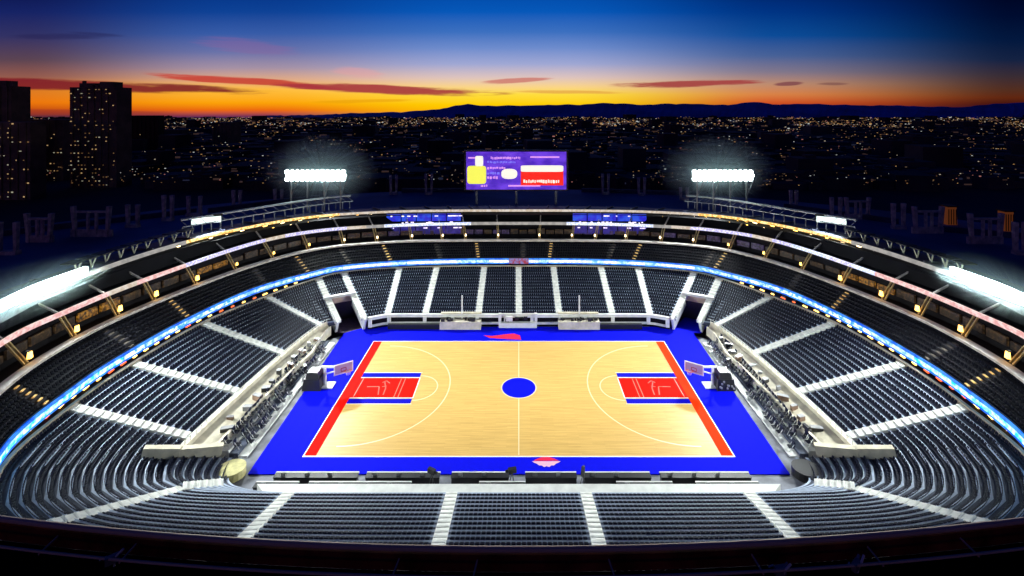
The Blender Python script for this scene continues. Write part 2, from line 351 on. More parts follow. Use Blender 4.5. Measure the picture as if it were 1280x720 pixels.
# ------------------------------------------------------------------ hoops
def hoop(s):
    # the board is swivelled a little towards the near stand, as in the photograph
    h = empty('basketball_hoop', (s * 14.6, .25, .05), 0 if s > 0 else PI,
              label='portable basketball hoop on the ' + ('left' if s < 0 else 'right') + ' end of the court, ' + ('white' if s > 0 else 'lavender') + '-edged board', cat='hoop')
    b = MB(); b.box((2.4, 0, .45), (1.5, 1.5, .9), taper=.86); b.box((2.4, 0, 1.1), (1.1, 1.2, .5), taper=.8); b.build('stanchion_base', M_black, h)
    b = MB()
    for k in range(9): b.box((2.4 + random.uniform(-.6, .6), -.78, .2 + random.random() * .7), (.12, .1, .12))
    b.build('weights', M_grey, h)
    b = MB(); b.beam((1.55, 0, .05), (1.55, 0, 2.15), .2, .16); b.beam((1.9, 0, 2.2), (.12, 0, 2.2), .16, .16); b.beam((1.45, 0, 1.4), (.2, 0, 1.9), .1, .1); b.box((1.25, 0, .08), (.9, .9, .12)); b.build('arm', M_white, h).scale = (1, 1, .72)
    b = MB(); 
    b.box((0, 0, 1.55), (.05, 1.9, .1)); b.box((0, 0, 2.6), (.05, 1.9, .1)); b.box((0, .9, 2.08), (.05, .1, .96)); b.box((0, -.9, 2.08), (.05, .1, .96))
    bb = b.build('backboard', M_white, h); bb.rotation_euler = (0, 0, R(58 if s > 0 else -58)); bb.scale = (1, .8, .74); bb.location.z = -.06
    b = MB(); b.box((0, 0, 2.08), (.02, 1.7, .94)); b.build('glass', mat('board_glass', (.42, .34, .62), .15, spec=.6), bb)
    b = MB(); b.box((-.02, 0, 1.78), (.03, .5, .06)); b.box((-.02, 0, 2.12), (.03, .5, .06)); b.box((-.02, .25, 1.95), (.03, .06, .3)); b.box((-.02, -.25, 1.95), (.03, .06, .3)); b.build('target_square', mat('dark_red_paint', (.3, .02, .05), .4), bb)
    b = MB(); b.tube([(-.38 + .23 * math.cos(t_), .23 * math.sin(t_), 1.72) for t_ in np.linspace(0, 2 * PI, 25)], .02, 6); b.box((-.08, 0, 1.72), (.18, .12, .04)); rm = b.build('rim', mat('orange_rim_paint', (.8, .15, .02), .4), h); rm.scale = (1, 1, .72)
    b = MB()
    for k in range(12):
        t_ = 2 * PI * k / 12; t2 = t_ + .3
        b.beam((-.38 + .23 * math.cos(t_), .23 * math.sin(t_), 1.71), (-.38 + .13 * math.cos(t2), .13 * math.sin(t2), 1.32), .014)
    b.build('net', M_white, rm)
hoop(-1); hoop(1)

# ------------------------------------------------------------------ lower stand
D = lambda x, y: math.atan2(y, x)
# aisle angles on the inner and outer ring, going clockwise from the near centre on the right half
half = [(D(3.85, -12), D(3.6, -19.0)), (D(13.2, -12), D(12.7, -18.9)), (D(17.5, -10.5), D(22.8, -17.6)), (D(22, -7.4), D(28.7, -8.7)), (D(21.7, -2.4), D(28.85, -3.6)),
        (D(21.1, 3.3), D(28, 3.0)), (D(20, 8.7), D(25.6, 8.8)), (D(18.6, 9.5), D(22.4, 13.7)), (D(16, 10.1), D(20.3, 15.6)), (D(13.9, 11.0), D(14.2, 17.0)), (D(9.95, 11.1), D(9.8, 17.3)), (D(4.3, 11.1), D(4.15, 17.5))]
mir = [(PI - a if a > 0 else -PI - a, PI - b if b > 0 else -PI - b) for a, b in half]
aisles = half + [(PI / 2, PI / 2 + .002)] + mir[::-1]
def unwrap(L_):
    out = []; prev = -PI / 2
    for a, b in L_:
        while a < prev - .001: a += 2 * PI
        while b < a - PI: b += 2 * PI
        while b > a + PI: b -= 2 * PI
        out.append((a, b)); prev = a
    return out
aisles = unwrap(aisles); NA = len(aisles)
SIDE = ['near centre', 'near right', 'near right corner outer', 'right front', 'right middle', 'right rear', 'far right corner', 'tunnel right', 'far right outer', 'far right inner', 'far centre right']
NR = 15
def LP(ai, ao, t, off=0, z=0):
    p = inner.p(ai)
    if t >= 0: q = low.p(ao)
    else: q = ext.p(ai); t = -t
    return (p[0] + (q[0] - p[0]) * t, p[1] + (q[1] - p[1]) * t, z)
Z = lambda k: 1.2 + 2.8 * k / NR
stand = empty('lower_stand', label='lower ring of navy seats around the court, pale stepped aisles between its blocks', cat='grandstand')
seat_tf = []      # (x, y, z, angle, row, block, index)
VOM = (7, 8)      # aisle indices bounding the tunnels on the right; mirrored on the left
def is_vom(i):
    j = (i + 1) % NA
    return (i, j) in ((7, 8), (NA - 8 - 1 + 0, NA - 8)) or (i == 7) or (i == NA - 1 - 7)
vom_blocks = (7, NA - 9)
TREAD_SEG = 14
for i in range(NA):
    a0, b0 = aisles[i]; a1, b1 = aisles[(i + 1) % NA]
    if i == NA - 1: a1 += 2 * PI; b1 += 2 * PI
    k0 = 8 if i in vom_blocks else 0
    n = max(4, int(abs(a1 - a0) * 22)); mb = MB()
    for k in range(k0, NR):
        z = Z(k); zp = Z(k - 1) if k > k0 else (z - .4 if k0 == 0 else z - .25)
        ti, to = k / NR, (k + 1) / NR; vs = []
        for q in range(n + 1):
            s = q / n; ai, ao = a0 + (a1 - a0) * s, b0 + (b1 - b0) * s
            vs += [LP(ai, ao, ti, 0, zp), LP(ai, ao, ti, 0, z), LP(ai, ao, to, 0, z)]
        fs = []
        for q in range(n): fs += [(q * 3, q * 3 + 1, q * 3 + 4, q * 3 + 3), (q * 3 + 1, q * 3 + 2, q * 3 + 5, q * 3 + 4)]
        mb.add(vs, fs)
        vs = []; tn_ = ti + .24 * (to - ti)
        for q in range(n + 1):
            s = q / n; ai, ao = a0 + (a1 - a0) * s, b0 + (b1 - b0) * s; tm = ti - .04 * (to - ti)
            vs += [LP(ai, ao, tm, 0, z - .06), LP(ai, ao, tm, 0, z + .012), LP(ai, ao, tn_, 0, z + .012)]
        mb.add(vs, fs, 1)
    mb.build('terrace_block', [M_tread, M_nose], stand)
    # seats
    for k in range(k0, NR):
        t = (k + .68) / NR; z = Z(k)
        P = np.array([LP(a0 + (a1 - a0) * s, b0 + (b1 - b0) * s, t) for s in np.linspace(0, 1, 80)])
        d = np.concatenate(([0], np.cumsum(np.hypot(*np.diff(P[:, :2], axis=0).T)))); L_ = d[-1]; mg = .46
        cnt = int((L_ - 2 * mg) / .235)
        for q in range(cnt):
            s = mg + (L_ - 2 * mg) * (q + .5) / cnt
            x, y = np.interp(s, d, P[:, 0]), np.interp(s, d, P[:, 1])
            x2, y2 = np.interp(s + .05, d, P[:, 0]), np.interp(s + .05, d, P[:, 1])
            seat_tf.append((x, y, z, math.atan2(y2 - y, x2 - x), k, i, q, cnt))
# extra curved rows filling the two near corners below the first aisle
for sgn in (1, -1):
    pa, pb = D(21.9, -9.5), D(13.3, -12)
    mb = MB(); NE = 7; n = 26
    dist = lambda ph: float(inner.rad(ph)) - float(ext.rad(ph))
    def EP(ph, e, dz=0):
        dd = dist(ph); r = float(inner.rad(ph)) - dd * e; zz = 1.2 - .3 * dd * e + dz
        return (sgn * r * math.cos(ph), r * math.sin(ph), max(zz, .02))
    for k in range(NE):
        e0, e1 = (k + 1) / NE, k / NE; vs = []
        for q in range(n + 1):
            ph = pa + (pb - pa) * q / n; zt = EP(ph, e1, -.02)[2]
            A, B = EP(ph, e0), EP(ph, e1); vs += [(A[0], A[1], max(.0, A[2] - .03)), (A[0], A[1], zt), (B[0], B[1], zt)]
        for q in range(n): mb.add(vs[q * 3:q * 3 + 6], [(0, 1, 4, 3), (1, 2, 5, 4)])
        vs = []
        for q in range(n + 1):
            ph = pa + (pb - pa) * q / n; zt = EP(ph, e1, -.02)[2] + .012; A, B = EP(ph, e0 + .005), EP(ph, e0 + (e1 - e0) * .3); vs += [(A[0], A[1], zt - .07), (A[0], A[1], zt), (B[0], B[1], zt)]
        for q in range(n): mb.add(vs[q * 3:q * 3 + 6], [(0, 1, 4, 3), (1, 2, 5, 4)], 1)
        P = np.array([EP(pa + (pb - pa) * s, (k + .5) / NE) for s in np.linspace(0, .93, 60)])
        d = np.concatenate(([0], np.cumsum(np.hypot(*np.diff(P[:, :2], axis=0).T)))); L_ = d[-1]
        cnt = int(L_ / .235)
        for q in range(cnt):
            s = L_ * (q + .5) / cnt; x, y = np.interp(s, d, P[:, 0]), np.interp(s, d, P[:, 1]); x2, y2 = np.interp(s - .05, d, P[:, 0]), np.interp(s - .05, d, P[:, 1])
            ph = math.atan2(y, x * sgn)
            if dist(ph) / NE < .3 or abs(ph - D(17.5, -10.5)) < .018: continue
            an = math.atan2(y2 - y, x2 - x) + (PI if sgn < 0 else 0)
            seat_tf.append((x, y, EP(ph, k / NE, -.02)[2], an, -1 - k, 100 if sgn > 0 else 101, q, cnt))
    mb.build('corner_terrace', [M_tread, M_nose], stand)
# aisles
for i, (a, b) in enumerate(aisles):
    mb = MB(); w = .66; corner = i in (2, NA - 3)
    for k in range(-7 if corner else 0, NR):
        z = Z(k) if k >= 0 else None
        if k >= 0: P0, P1 = LP(a, b, k / NR), LP(a, b, (k + 1) / NR)
        else:
            P0, P1 = LP(a, a, k / 7), LP(a, a, (k + 1) / 7); dd = float(inner.rad(a)) - float(ext.rad(a)); z = 1.2 + .3 * dd * (k + 1) / 7
            if k < -6: continue
        dx, dy = P1[0] - P0[0], P1[1] - P0[1]; L_ = math.hypot(dx, dy); rz = math.atan2(dy, dx)
        cx, cy = (P0[0] + P1[0]) / 2, (P0[1] + P1[1]) / 2
        rs_ = (2.8 / NR) if k >= 0 else .13; nx, ny = -dy / L_ * w / 2, dx / L_ * w / 2
        vs = [(P0[0] + nx, P0[1] + ny, z - .2), (P0[0] - nx, P0[1] - ny, z - .2), (P1[0] - nx, P1[1] - ny, z - .1), (P1[0] + nx, P1[1] + ny, z - .1),
              (P0[0] + nx, P0[1] + ny, z + .04), (P0[0] - nx, P0[1] - ny, z + .04), (P1[0] - nx, P1[1] - ny, z + rs_ + .04), (P1[0] + nx, P1[1] + ny, z + rs_ + .04)]
        mb.add(vs, [(3, 2, 1, 0), (4, 5, 6, 7), (0, 1, 5, 4), (1, 2, 6, 5), (2, 3, 7, 6), (3, 0, 4, 7)])
        for e in (.5,): mb.box((P0[0] + dx * e, P0[1] + dy * e, z + rs_ * e + .05), (L_ * .2, w - .04, .05), rz)
    mb.build('aisle_steps', M_aisle, stand)
# back wall, rear rail and floodlit rim
mb = MB(); sweep(mb, low, 0, 2 * PI, rect(0.02, .22, 3.6, 4.16), 240); mb.build('rear_rim', mat('tan_concrete', (.50, .42, .30), .7, var=.25, scale=1.2), stand)
mb = MB(); sweep(mb, low, 0, 2 * PI, [(.22, 3.95), (1.6, 3.95), (1.6, 5.1)], 240, closed=False); mb.build('concourse', M_dark, stand)
# front wall, far side: posts and rails with dark openings
mb = MB(); A0, A1 = D(15.8, 10.2), D(-15.8, 10.2)
sweep(mb, inner, A0, A1, rect(-.30, .02, .98, 1.30), 60); sweep(mb, inner, A0, A1, rect(-.36, -.22, .28, .50), 60)
for x in (-15.5, 15.5, -13.7, -9.95, -4.4, 4.4, 9.95, 13.7, -7, 7, -1.4, 1.4): mb.box((x, 10.86 - (.75 if abs(x) > 15 else .05 if abs(x) > 13 else 0), .7), (.35, .2, .8))
mb.build('far_parapet', M_white, stand)
mb = MB(); sweep(mb, inner, A0, A1, rect(-.2, -.1, 0, 1.0), 60); mb.build('far_front_wall', M_dark, stand)
# near front wall and walkway
mb = MB(); A0, A1 = D(-13.6, -12), D(13.6, -12)
mb.prism([(-15.5, -11.15), (15.5, -11.15), (14.5, -12.02), (-14.5, -12.02)], .3, 1.02); mb.build('near_walkway', M_white, stand)
# cream ledges along both ends, with the wall spurs at their near end
for s in (-1, 1):
    mb = MB(); n = 40; a0, a1 = D(21.9, -9.2), D(19.3, 9.1); pr = [(0.03, 1.26), (-.32, 1.26), (-.36, .98), (-1.9, .62), (-1.95, .9), (-2.15, .9), (-2.2, .0), (0.03, .0)]
    vs = []
    for q in range(n + 1):
        ph = a0 + (a1 - a0) * q / n; nf = 1 - .72 * max(0, (q / n - .72) / .28); vs += [(s * p[0], p[1], p[2]) for p in (inner.p(ph, o * nf if o < 0 else o, z) for o, z in pr)]
    k = len(pr); fs = []
    for q in range(n):
        for j in range(k - 1): fs.append((q * k + j, q * k + j + 1, (q + 1) * k + j + 1, (q + 1) * k + j))
    fs += [tuple(range(k)), tuple(n * k + j for j in range(k))[::-1]]
    mb.add(vs, fs)
    o = mb.build('cream_ledge', M_cream, stand)
    mb = MB(); mb.beam((s * 23.3, -9.85, 1.95), (s * 21.5, -9.15, 1.45), .4, .62); mb.beam((s * 21.5, -9.15, 1.4), (s * 19.4, -8.2, .95), .4, .62); mb.build('wall_spur', M_cream, stand)
    mb = MB(); mb.prism([(s * (18.2 + .85 * math.cos(t)), -9.2 + .75 * math.sin(t)) for t in [2 * PI * q / 20 for q in range(20)]], 0, .5); mb.build('corner_pier', mat('yellow_concrete', (.55, .5, .22), .7, var=.3, scale=3) if s < 0 else M_black, stand)
    mb = MB()
    for q in range(40):
        ph = a0 + (a1 - a0) * (q + .5) / 40; p = inner.p(ph, -.3, 0)
        mb.beam((s * p[0], p[1], 1.2), (s * p[0], p[1], 1.62), .04)
    pts = [inner.p(a0 + (a1 - a0) * q / 40, -.3, 1.62) for q in range(41)]
    mb.tube([(s * p[0], p[1], p[2]) for p in pts], .025, 6); mb.build('ledge_handrail', M_white, stand)
# tunnels through the far corners
for s in (-1, 1):
    tn = empty('tunnel_mouth', label='%s-floored tunnel mouth in the far %s corner of the seats' % ('blue' if s > 0 else 'dark purple', 'right' if s > 0 else 'left'), cat='tunnel')
    def V(x, y, z): return (s * x, y, z)
    mb = MB(); q = [(15.9, 10.0), (18.6, 9.3), (20.7, 11.7), (18.3, 13.0)]
    mb.add([V(x, y, .03) for x, y in q], [(0, 1, 2, 3)]); mb.build('tunnel_floor', M_blue if s > 0 else mat('purple_carpet', (.03, .012, .05), .8, var=.5, scale=3), tn)
    mb = MB(); mb.beam(V(16.0, 10.0, .62), V(18.25, 12.95, 1.95), .24, 1.3)
    mb.beam(V(18.65, 9.4, .62), V(20.7, 11.65, 1.95), .24, 1.3); mb.build('side_wall', M_white, tn)
    mb = MB(); mb.beam(V(18.05, 13.0, 2.72), V(20.95, 11.55, 2.72), .4, .26); mb.build('lintel', M_white, tn)
    mb = MB(); mb.beam(V(18.2, 13.12, 2.25), V(20.8, 11.8, 2.25), .16, .66); mb.build('lintel_face', mat('pink_concrete', (.6, .45, .38), .7, var=.2, scale=2), tn)
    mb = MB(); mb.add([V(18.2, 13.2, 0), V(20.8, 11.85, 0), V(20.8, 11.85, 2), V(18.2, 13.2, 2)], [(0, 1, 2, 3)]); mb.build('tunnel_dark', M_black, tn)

# ------------------------------------------------------------------ middle stand
NM = 6
mid = empty('middle_stand', label='dim middle tier of dark seats above the blue light ribbon', cat='grandstand')
ZM = lambda k: 4.95 + 1.45 * k / NM
def MP(ph, t, z=0):
    r = (1 - t) * (float(rib.rad(ph)) + .15) + t * (float(walk.rad(ph)) - .3); return (r * math.cos(ph), r * math.sin(ph), z)
mangles = [b + (.03 if i % 2 else -.03) for i, (a, b) in enumerate(aisles)]
for i in range(NA):
    a0, a1 = mangles[i], mangles[(i + 1) % NA] + (2 * PI if i == NA - 1 else 0)
    n = max(5, int(abs(a1 - a0) * 24)); mb = MB()
    for k in range(NM):
        z = ZM(k); zp = ZM(k - 1) if k else 4.5; vs = []
        for q in range(n + 1):
            ph = a0 + (a1 - a0) * q / n; vs += [MP(ph, k / NM, zp), MP(ph, k / NM, z), MP(ph, (k + 1) / NM, z)]
        for q in range(n): mb.add(vs[q * 3:q * 3 + 6], [(0, 1, 4, 3), (1, 2, 5, 4)])
    mb.build('terrace_block', mat('shaded_tread_concrete', (.028, .028, .036), .8, var=.4, scale=2), mid)  # tread colour darkened to carry the shade of this tier
    mb = MB(); a = mangles[i]
    for k in range(NM):
        P0, P1 = MP(a, k / NM), MP(a, (k + 1) / NM); dx, dy = P1[0] - P0[0], P1[1] - P0[1]
        mb.box(((P0[0] + P1[0]) / 2, (P0[1] + P1[1]) / 2, ZM(k) - .02), (math.hypot(dx, dy) * .6, .4, .12), math.atan2(dy, dx))
    if rib.p(a)[1] > -14:
        sl_m = MB()
        for k in range(NM):
            p = MP(a, (k + .15) / NM); sl_m.box((p[0], p[1], ZM(k) + .08), (.12, .34, .05), a)
        if i % 2: sl_m.build('step_lights', mat('step_light_gold', (.5, .35, .12), emit=(1, .55, .15), strength=.5), mid)
    mb.build('aisle_steps', mat('shaded_aisle_paint', (.12, .10, .08), .7, var=.3), mid)  # aisle colour darkened for the same shade
    for k in range(NM):
        P = np.array([MP(a0 + (a1 - a0) * s, (k + .6) / NM) for s in np.linspace(0, 1, 60)])
        d = np.concatenate(([0], np.cumsum(np.hypot(*np.diff(P[:, :2], axis=0).T)))); L_ = d[-1]; cnt = int((L_ - .7) / .28)
        for q in range(cnt):
            s = .35 + (L_ - .7) * (q + .5) / cnt; x, y = np.interp(s, d, P[:, 0]), np.interp(s, d, P[:, 1]); x2, y2 = np.interp(s + .05, d, P[:, 0]), np.interp(s + .05, d, P[:, 1])
            seat_tf.append((x, y, ZM(k), math.atan2(y2 - y, x2 - x), k, 200 + i, q, cnt))

# ------------------------------------------------------------------ seats
# template faces the pitch (+Y is inwards when the arc direction is +X going anticlockwise)
def seat_parts():
    pan = MB(); pan.box((0, .05, .10), (.185, .15, .035))
    back = MB(); back.add([(-.09, -.05, .06), (.09, -.05, .06), (.09, -.02, .06), (-.09, -.02, .06), (-.085, -.11, .265), (.085, -.11, .265), (.085, -.08, .265), (-.085, -.08, .265)],
                     [(3, 2, 1, 0), (4, 5, 6, 7), (0, 1, 5, 4), (1, 2, 6, 5), (2, 3, 7, 6), (3, 0, 4, 7)])
    return pan, back
pan, back = seat_parts()
def cat_y(x):     # sight line over the near catwalk, used only to leave out seats hidden behind it
    return 688 - 30 * ((x - 648.5) / 648) ** 2
cand = []
for j, (x, y, z, an, k, i, q, cnt) in enumerate(seat_tf):
    dd = y - CAMY; px = 648.5 + x * 591 / dd; py = 131 + 591 * (CAMZ - z - .25) / dd
    if i < 200 and 4 < px < 1276 and py < cat_y(px) - 3: cand.append((dd, j))
cand.sort(); chosen = {j for _, j in cand[:300]}
BL = {0: ('near block right of the centre block', 'left'), 1: ('curved near right corner block', 'left'), NA - 1: ('wide centre block nearest the camera', 'left'),
      NA - 2: ('near block left of the centre block', 'left'), NA - 3: ('curved near left corner block', 'left'), 2: ('block beyond the right corner aisle', 'near'), NA - 4: ('block beyond the left corner aisle', 'far'),
      3: ('block right of the cream wall', 'near'), NA - 5: ('block left of the cream wall', 'far'), 100: ('near right corner infill', 'left'), 101: ('near left corner infill', 'left')}
M_seat_shaded = mat('shaded_seat_plastic', (.004, .005, .012), .6, var=.3, scale=30, spec=.12); rmi = []  # middle-tier seats: the tier's shade is put into a darker colour
rest = MB(); V0 = np.array(pan.v + back.v); F0 = pan.f + [tuple(a + 8 for a in f) for f in back.f]
# the template looks along +Y; seats must look towards the court (left of the anticlockwise arc direction)
rv, rf = [], []
proto = None
for j, (x, y, z, an, k, i, q, cnt) in enumerate(seat_tf):
    if j in chosen:
        if proto is None:
            proto = empty('stadium_seat', (x, y, z), an, cat='seat'); pan.build('seat_pan', M_seat, proto); back.build('backrest', M_seat, proto); o = proto
        else:
            o = copy_tree(proto); o.location = (x, y, z); o.rotation_euler = (0, 0, an)
        nm, side = BL.get(i, ('near block %d' % i, 'left'))
        row = ordw(NR - k) + ' row from the top' if k < 6 else ordw(k + 1) + ' row up'
        if k < 0: row = 'row %s down' % ordw(-k)
        o['label'] = ('navy seat, %s from %s aisle, %s, %s' % (ordw(q + 1), side, row, nm))
        o['group'] = 'navy seats in the near blocks'; o['category'] = 'seat'
    else:
        c, s = math.cos(an), math.sin(an); W_ = V0 @ np.array([[c, s, 0], [-s, c, 0], [0, 0, 1]]) + (x, y, z); b0_ = len(rv) * 16
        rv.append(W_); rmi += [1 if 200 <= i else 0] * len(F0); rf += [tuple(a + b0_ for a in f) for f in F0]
me = bpy.data.meshes.new('seats'); me.from_pydata(np.concatenate(rv).tolist(), [], rf); me.materials.append(M_seat); me.materials.append(M_seat_shaded); me.polygons.foreach_set('material_index', rmi); me.update()
o = bpy.data.objects.new('seats', me); COL.objects.link(o); tag(o, 'thousands of small navy seats in curved rows around the whole bowl', 'seats', kind='stuff')

# ------------------------------------------------------------------ light ribbon (LED fascia)
LEDS = [led('led_blue_white', (.02, .22, 1.0), (.75, .9, 1.0), 2.2, nscale=3), led('led_cyan', (.0, .45, 1.0), (.6, .95, 1.0), 2.0, nscale=3),
        led('led_white', (.45, .55, 1.0), (1, .95, .9), 1.7, nscale=4), led('led_pale_blue', (.10, .35, 1.0), (.55, .75, 1.0), 1.8, nscale=3), led('led_red_dark', (.35, .02, .05), (.2, .2, .5), 1.0, nscale=4)]
LEDG = led('led_deep_blue', (.0, .10, .75), (.05, .3, .9), 1.3, nscale=1.5)
rb = empty('light_ribbon', label='glowing blue and white display ribbon circling above the lower stand', cat='display')
NL = 96
for q in range(NL):
    a0, a1 = -PI / 2 + 2 * PI * q / NL, -PI / 2 + 2 * PI * (q + 1) / NL
    px = rib.p((a0 + a1) / 2)
    if px[1] > 15.5: m = random.choice([LEDS[2], LEDS[2], LEDS[3], LEDS[2] if abs(px[0]) > 3 else LEDS[4]])
    elif px[1] > 3: m = random.choice([LEDS[3], LEDS[0], LEDS[3]])
    elif px[1] > -4: m = random.choice([LEDS[0], LEDS[0], LEDS[3]])
    else: m = LEDS[1]
    mb = MB(); sweep(mb, rib, a0 + .0008, a1 - .0008, rect(-.02, .12, 4.22, 4.84), 4); sweep(mb, rib, a0 + .0008, a1 - .0008, rect(-.035, -.021, 4.38, 4.68), 4, mi=1); mb.build('led_panel', [LEDG if m is not LEDS[4] else LEDS[4], m], rb)
mb = MB(); sweep(mb, rib, 0, 2 * PI, rect(.13, .3, 4.2, 4.95), 240); mb.build('ribbon_frame', M_black, rb)

# ------------------------------------------------------------------ promenade, suites and top rings
pr = empty('promenade_ring', label='pale grey walkway ring behind the middle tier', cat='walkway')
mb = MB(); sweep(mb, walk, 0, 2 * PI, rect(-.32, .28, 6.42, 6.6), 260); mb.build('walkway_slab', mat('ring_concrete', (.78, .74, .70), .7, var=.15, scale=1), pr)
mb = MB(); sweep(mb, walk, 0, 2 * PI, rect(-.32, -.26, 6.0, 6.4), 260); mb.build('walkway_edge', M_dark, pr)
mb = MB(); sweep(mb, walk, -.75, PI + .75, rect(-.34, -.325, 6.46, 6.585), 200); mb.build('edge_glow', led('edge_glow_cream', (.5, .45, .38), (.8, .75, .68), .55, nscale=2), pr)  # glowing strip added so the walkway edge looks lit
lvl = empty('suite_level', label='row of dark glazed suites under a pinkish lit band', cat='building')
mb = MB(); sweep(mb, walk, 0, 2 * PI, [(.28, 6.45), (1.5, 6.45), (2.0, 8.1)], 240, closed=False); mb.build('suite_front', M_dark, lvl)
IN = [led('suite_glow_gold', (.30, .12, .01), (.9, .45, .06), .55, nscale=5, lo=.5, hi=.75, dark=(.005, .004, .003)), led('suite_glow_dim', (.03, .015, .008), (.30, .17, .06), .35, nscale=6, lo=.5, hi=.8, dark=(.0, .0, .0)), led('suite_glow_violet', (.05, .03, .15), (.3, .2, .45), .3, nscale=5, lo=.5, hi=.8, dark=(.0, .0, .0))]
for q in range(84):
    a = -.62 + (PI + 1.24) * (q + .5) / 84; w_ = (PI + 1.24) / 84 * .42; p = walk.p(a); y = p[1]
    m = random.choice((IN[0], IN[1], IN[1])) if y < 12 else random.choice((IN[1], IN[1], IN[2]))
    mb = MB(); sweep(mb, walk, a - w_, a + w_, rect(1.45, 1.62, 6.9, 7.35 + .2 * random.random()), 3); mb.build('suite_window', m, lvl)
STR = [led('strip_pink', (.85, .42, .40), (1, .75, .72), 1.0, nscale=3), led('strip_lilac', (.45, .42, .85), (.9, .85, 1), 1.15, nscale=5), led('strip_cream', (.75, .6, .45), (.95, .85, .75), .8, nscale=3),
       led('strip_gold', (.7, .32, .04), (1, .8, .35), 1.6, nscale=4), led('strip_grey', (.5, .48, .46), (.7, .66, .62), .6, nscale=2), led('strip_hot', (.5, .6, 1), (1, 1, 1), 1.2, nscale=6)]  # fascia concrete: the light on it is imitated by emission
NS = 90
for q in range(NS):
    a0, a1 = -PI / 2 + 2 * PI * q / NS, -PI / 2 + 2 * PI * (q + 1) / NS; p = r3.p((a0 + a1) / 2); x, y = abs(p[0]), p[1]
    if y > 19.6: m = STR[5] if 5.5 < x < 16.5 else STR[4]
    elif y > 12: m = random.choice([STR[1], STR[2], STR[1]])
    elif y > 3: m = random.choice([STR[1], STR[1], STR[5], STR[0]])
    else: m = random.choice([STR[0], STR[0], STR[2]])
    mb = MB(); sweep(mb, r3, a0, a1, rect(-.02, .14, 8.1, 8.44), 4); mb.build('fascia_band', m, lvl)
mb = MB(); sweep(mb, r3, 0, 2 * PI, rect(.15, 2.4, 8.2, 8.36), 240); mb.build('suite_roof', M_dark, lvl)
top = empty('upper_suite_level', label='topmost ring of suites with a thin gold and grey lit edge', cat='building')
mb = MB(); sweep(mb, r3, 0, 2 * PI, [(1.2, 8.36), (1.6, 9.5)], 240, closed=False); mb.build('suite_front', M_dark, top)
for q in range(NS):
    a0, a1 = -PI / 2 + 2 * PI * q / NS, -PI / 2 + 2 * PI * (q + 1) / NS; p = r4.p((a0 + a1) / 2); x, y = abs(p[0]), p[1]
    m = STR[2] if y > 20.3 else STR[3] if y > 9 else STR[4]
    hh = .16 if y > 9 else .3
    mb = MB(); sweep(mb, r4, a0, a1, rect(-.02, .16, 9.7 - hh, 9.7 + (.1 if y > 9 else .12)), 4); mb.build('fascia_band', m, top)
mb = MB(); sweep(mb, r4, 0, 2 * PI, [(.17, 9.82), (3.2, 9.6), (5.2, 8.4), (5.6, 3.9)], 240, closed=False); mb.build('roof', M_roof, top)
mb = MB(); sweep(mb, r4, 0, 2 * PI, [(.17, 9.5), (-1.0, 9.35)], 240, closed=False); mb.build('soffit', M_dark, top)
# radial roof ribs
for q in range(60):
    a = 2 * PI * (q + .5) / 60
    mb = MB(); mb.beam(r4.p(a, .25, 9.9), r4.p(a, 3.2, 9.7), .14, .12); mb.build('roof_rib', mat('rib_metal', (.06, .07, .11), .5, var=.3), top)
# gallery columns: pairs of small posts between the rings, with a warm lamp
colu = []
for s in (-1, 1):
    for (x, y) in ((31.5, -8.2), (32.0, -4.6), (32.1, -1.2), (31.8, 1.8), (31, 5.6), (29.6, 9.6), (27.4, 13.2), (24.6, 16.2), (21, 18.0), (17.3, 19.0), (13.2, 19.7), (9.6, 20.2), (6.7, 20.3), (2.6, 20.4)):
        a = D(s * x, y); colu.append((s, a, y))
cnt_c = 0
for (s, a, y) in colu:
    mb = MB(); p0, p1 = walk.p(a, .35, 6.6), r3.p(a, .2, 8.2)
    for da in (-.004, .004): mb.beam(walk.p(a + da, .35, 6.6), r3.p(a + da, .1, 8.2), .1, .1)
    mb.build('suite_column', mat('ochre_column', (.45, .33, .14), .6, var=.3), lvl)
    mb = MB(); mb.beam(r3.p(a, .3, 8.36), r4.p(a, .1, 9.5), .12, .12); mb.build('gallery_post', mat('pale_post', (.5, .45, .42), .6), top)
def ring_lamp(n_, ring, a, off, z, label, group, size=(.34, .22, .26), m=M_warm):
    p = ring.p(a, off, z); o = empty('wall_lamp', p, a, label=label, cat='lamp', group=group)
    b = MB(); b.box((0, 0, 0), (size[1], size[0], size[2]), taper=.75); b.build('lamp_shade', m, o)
    b = MB(); b.box((.08, 0, size[2] / 2 + .04), (.2, size[0] * .7, .07)); b.build('bracket', M_black, o); return o
sl = sorted([c for c in colu], key=lambda c: c[1])
for q, (s, a, y) in enumerate(colu):
    side = 'left' if s < 0 else 'right'; n_ = q % 14
    ring_lamp(q, walk, a, .15, 7.15, 'warm yellow lamp on the %s suites, %s lamp up from the near end' % (side, ordw(n_ + 1)), 'warm lamps along the suite level',
              size=(.26, .2, .42) if y < 8 else (.18, .14, .28), m=M_warm if y < 17 else M_warm2)
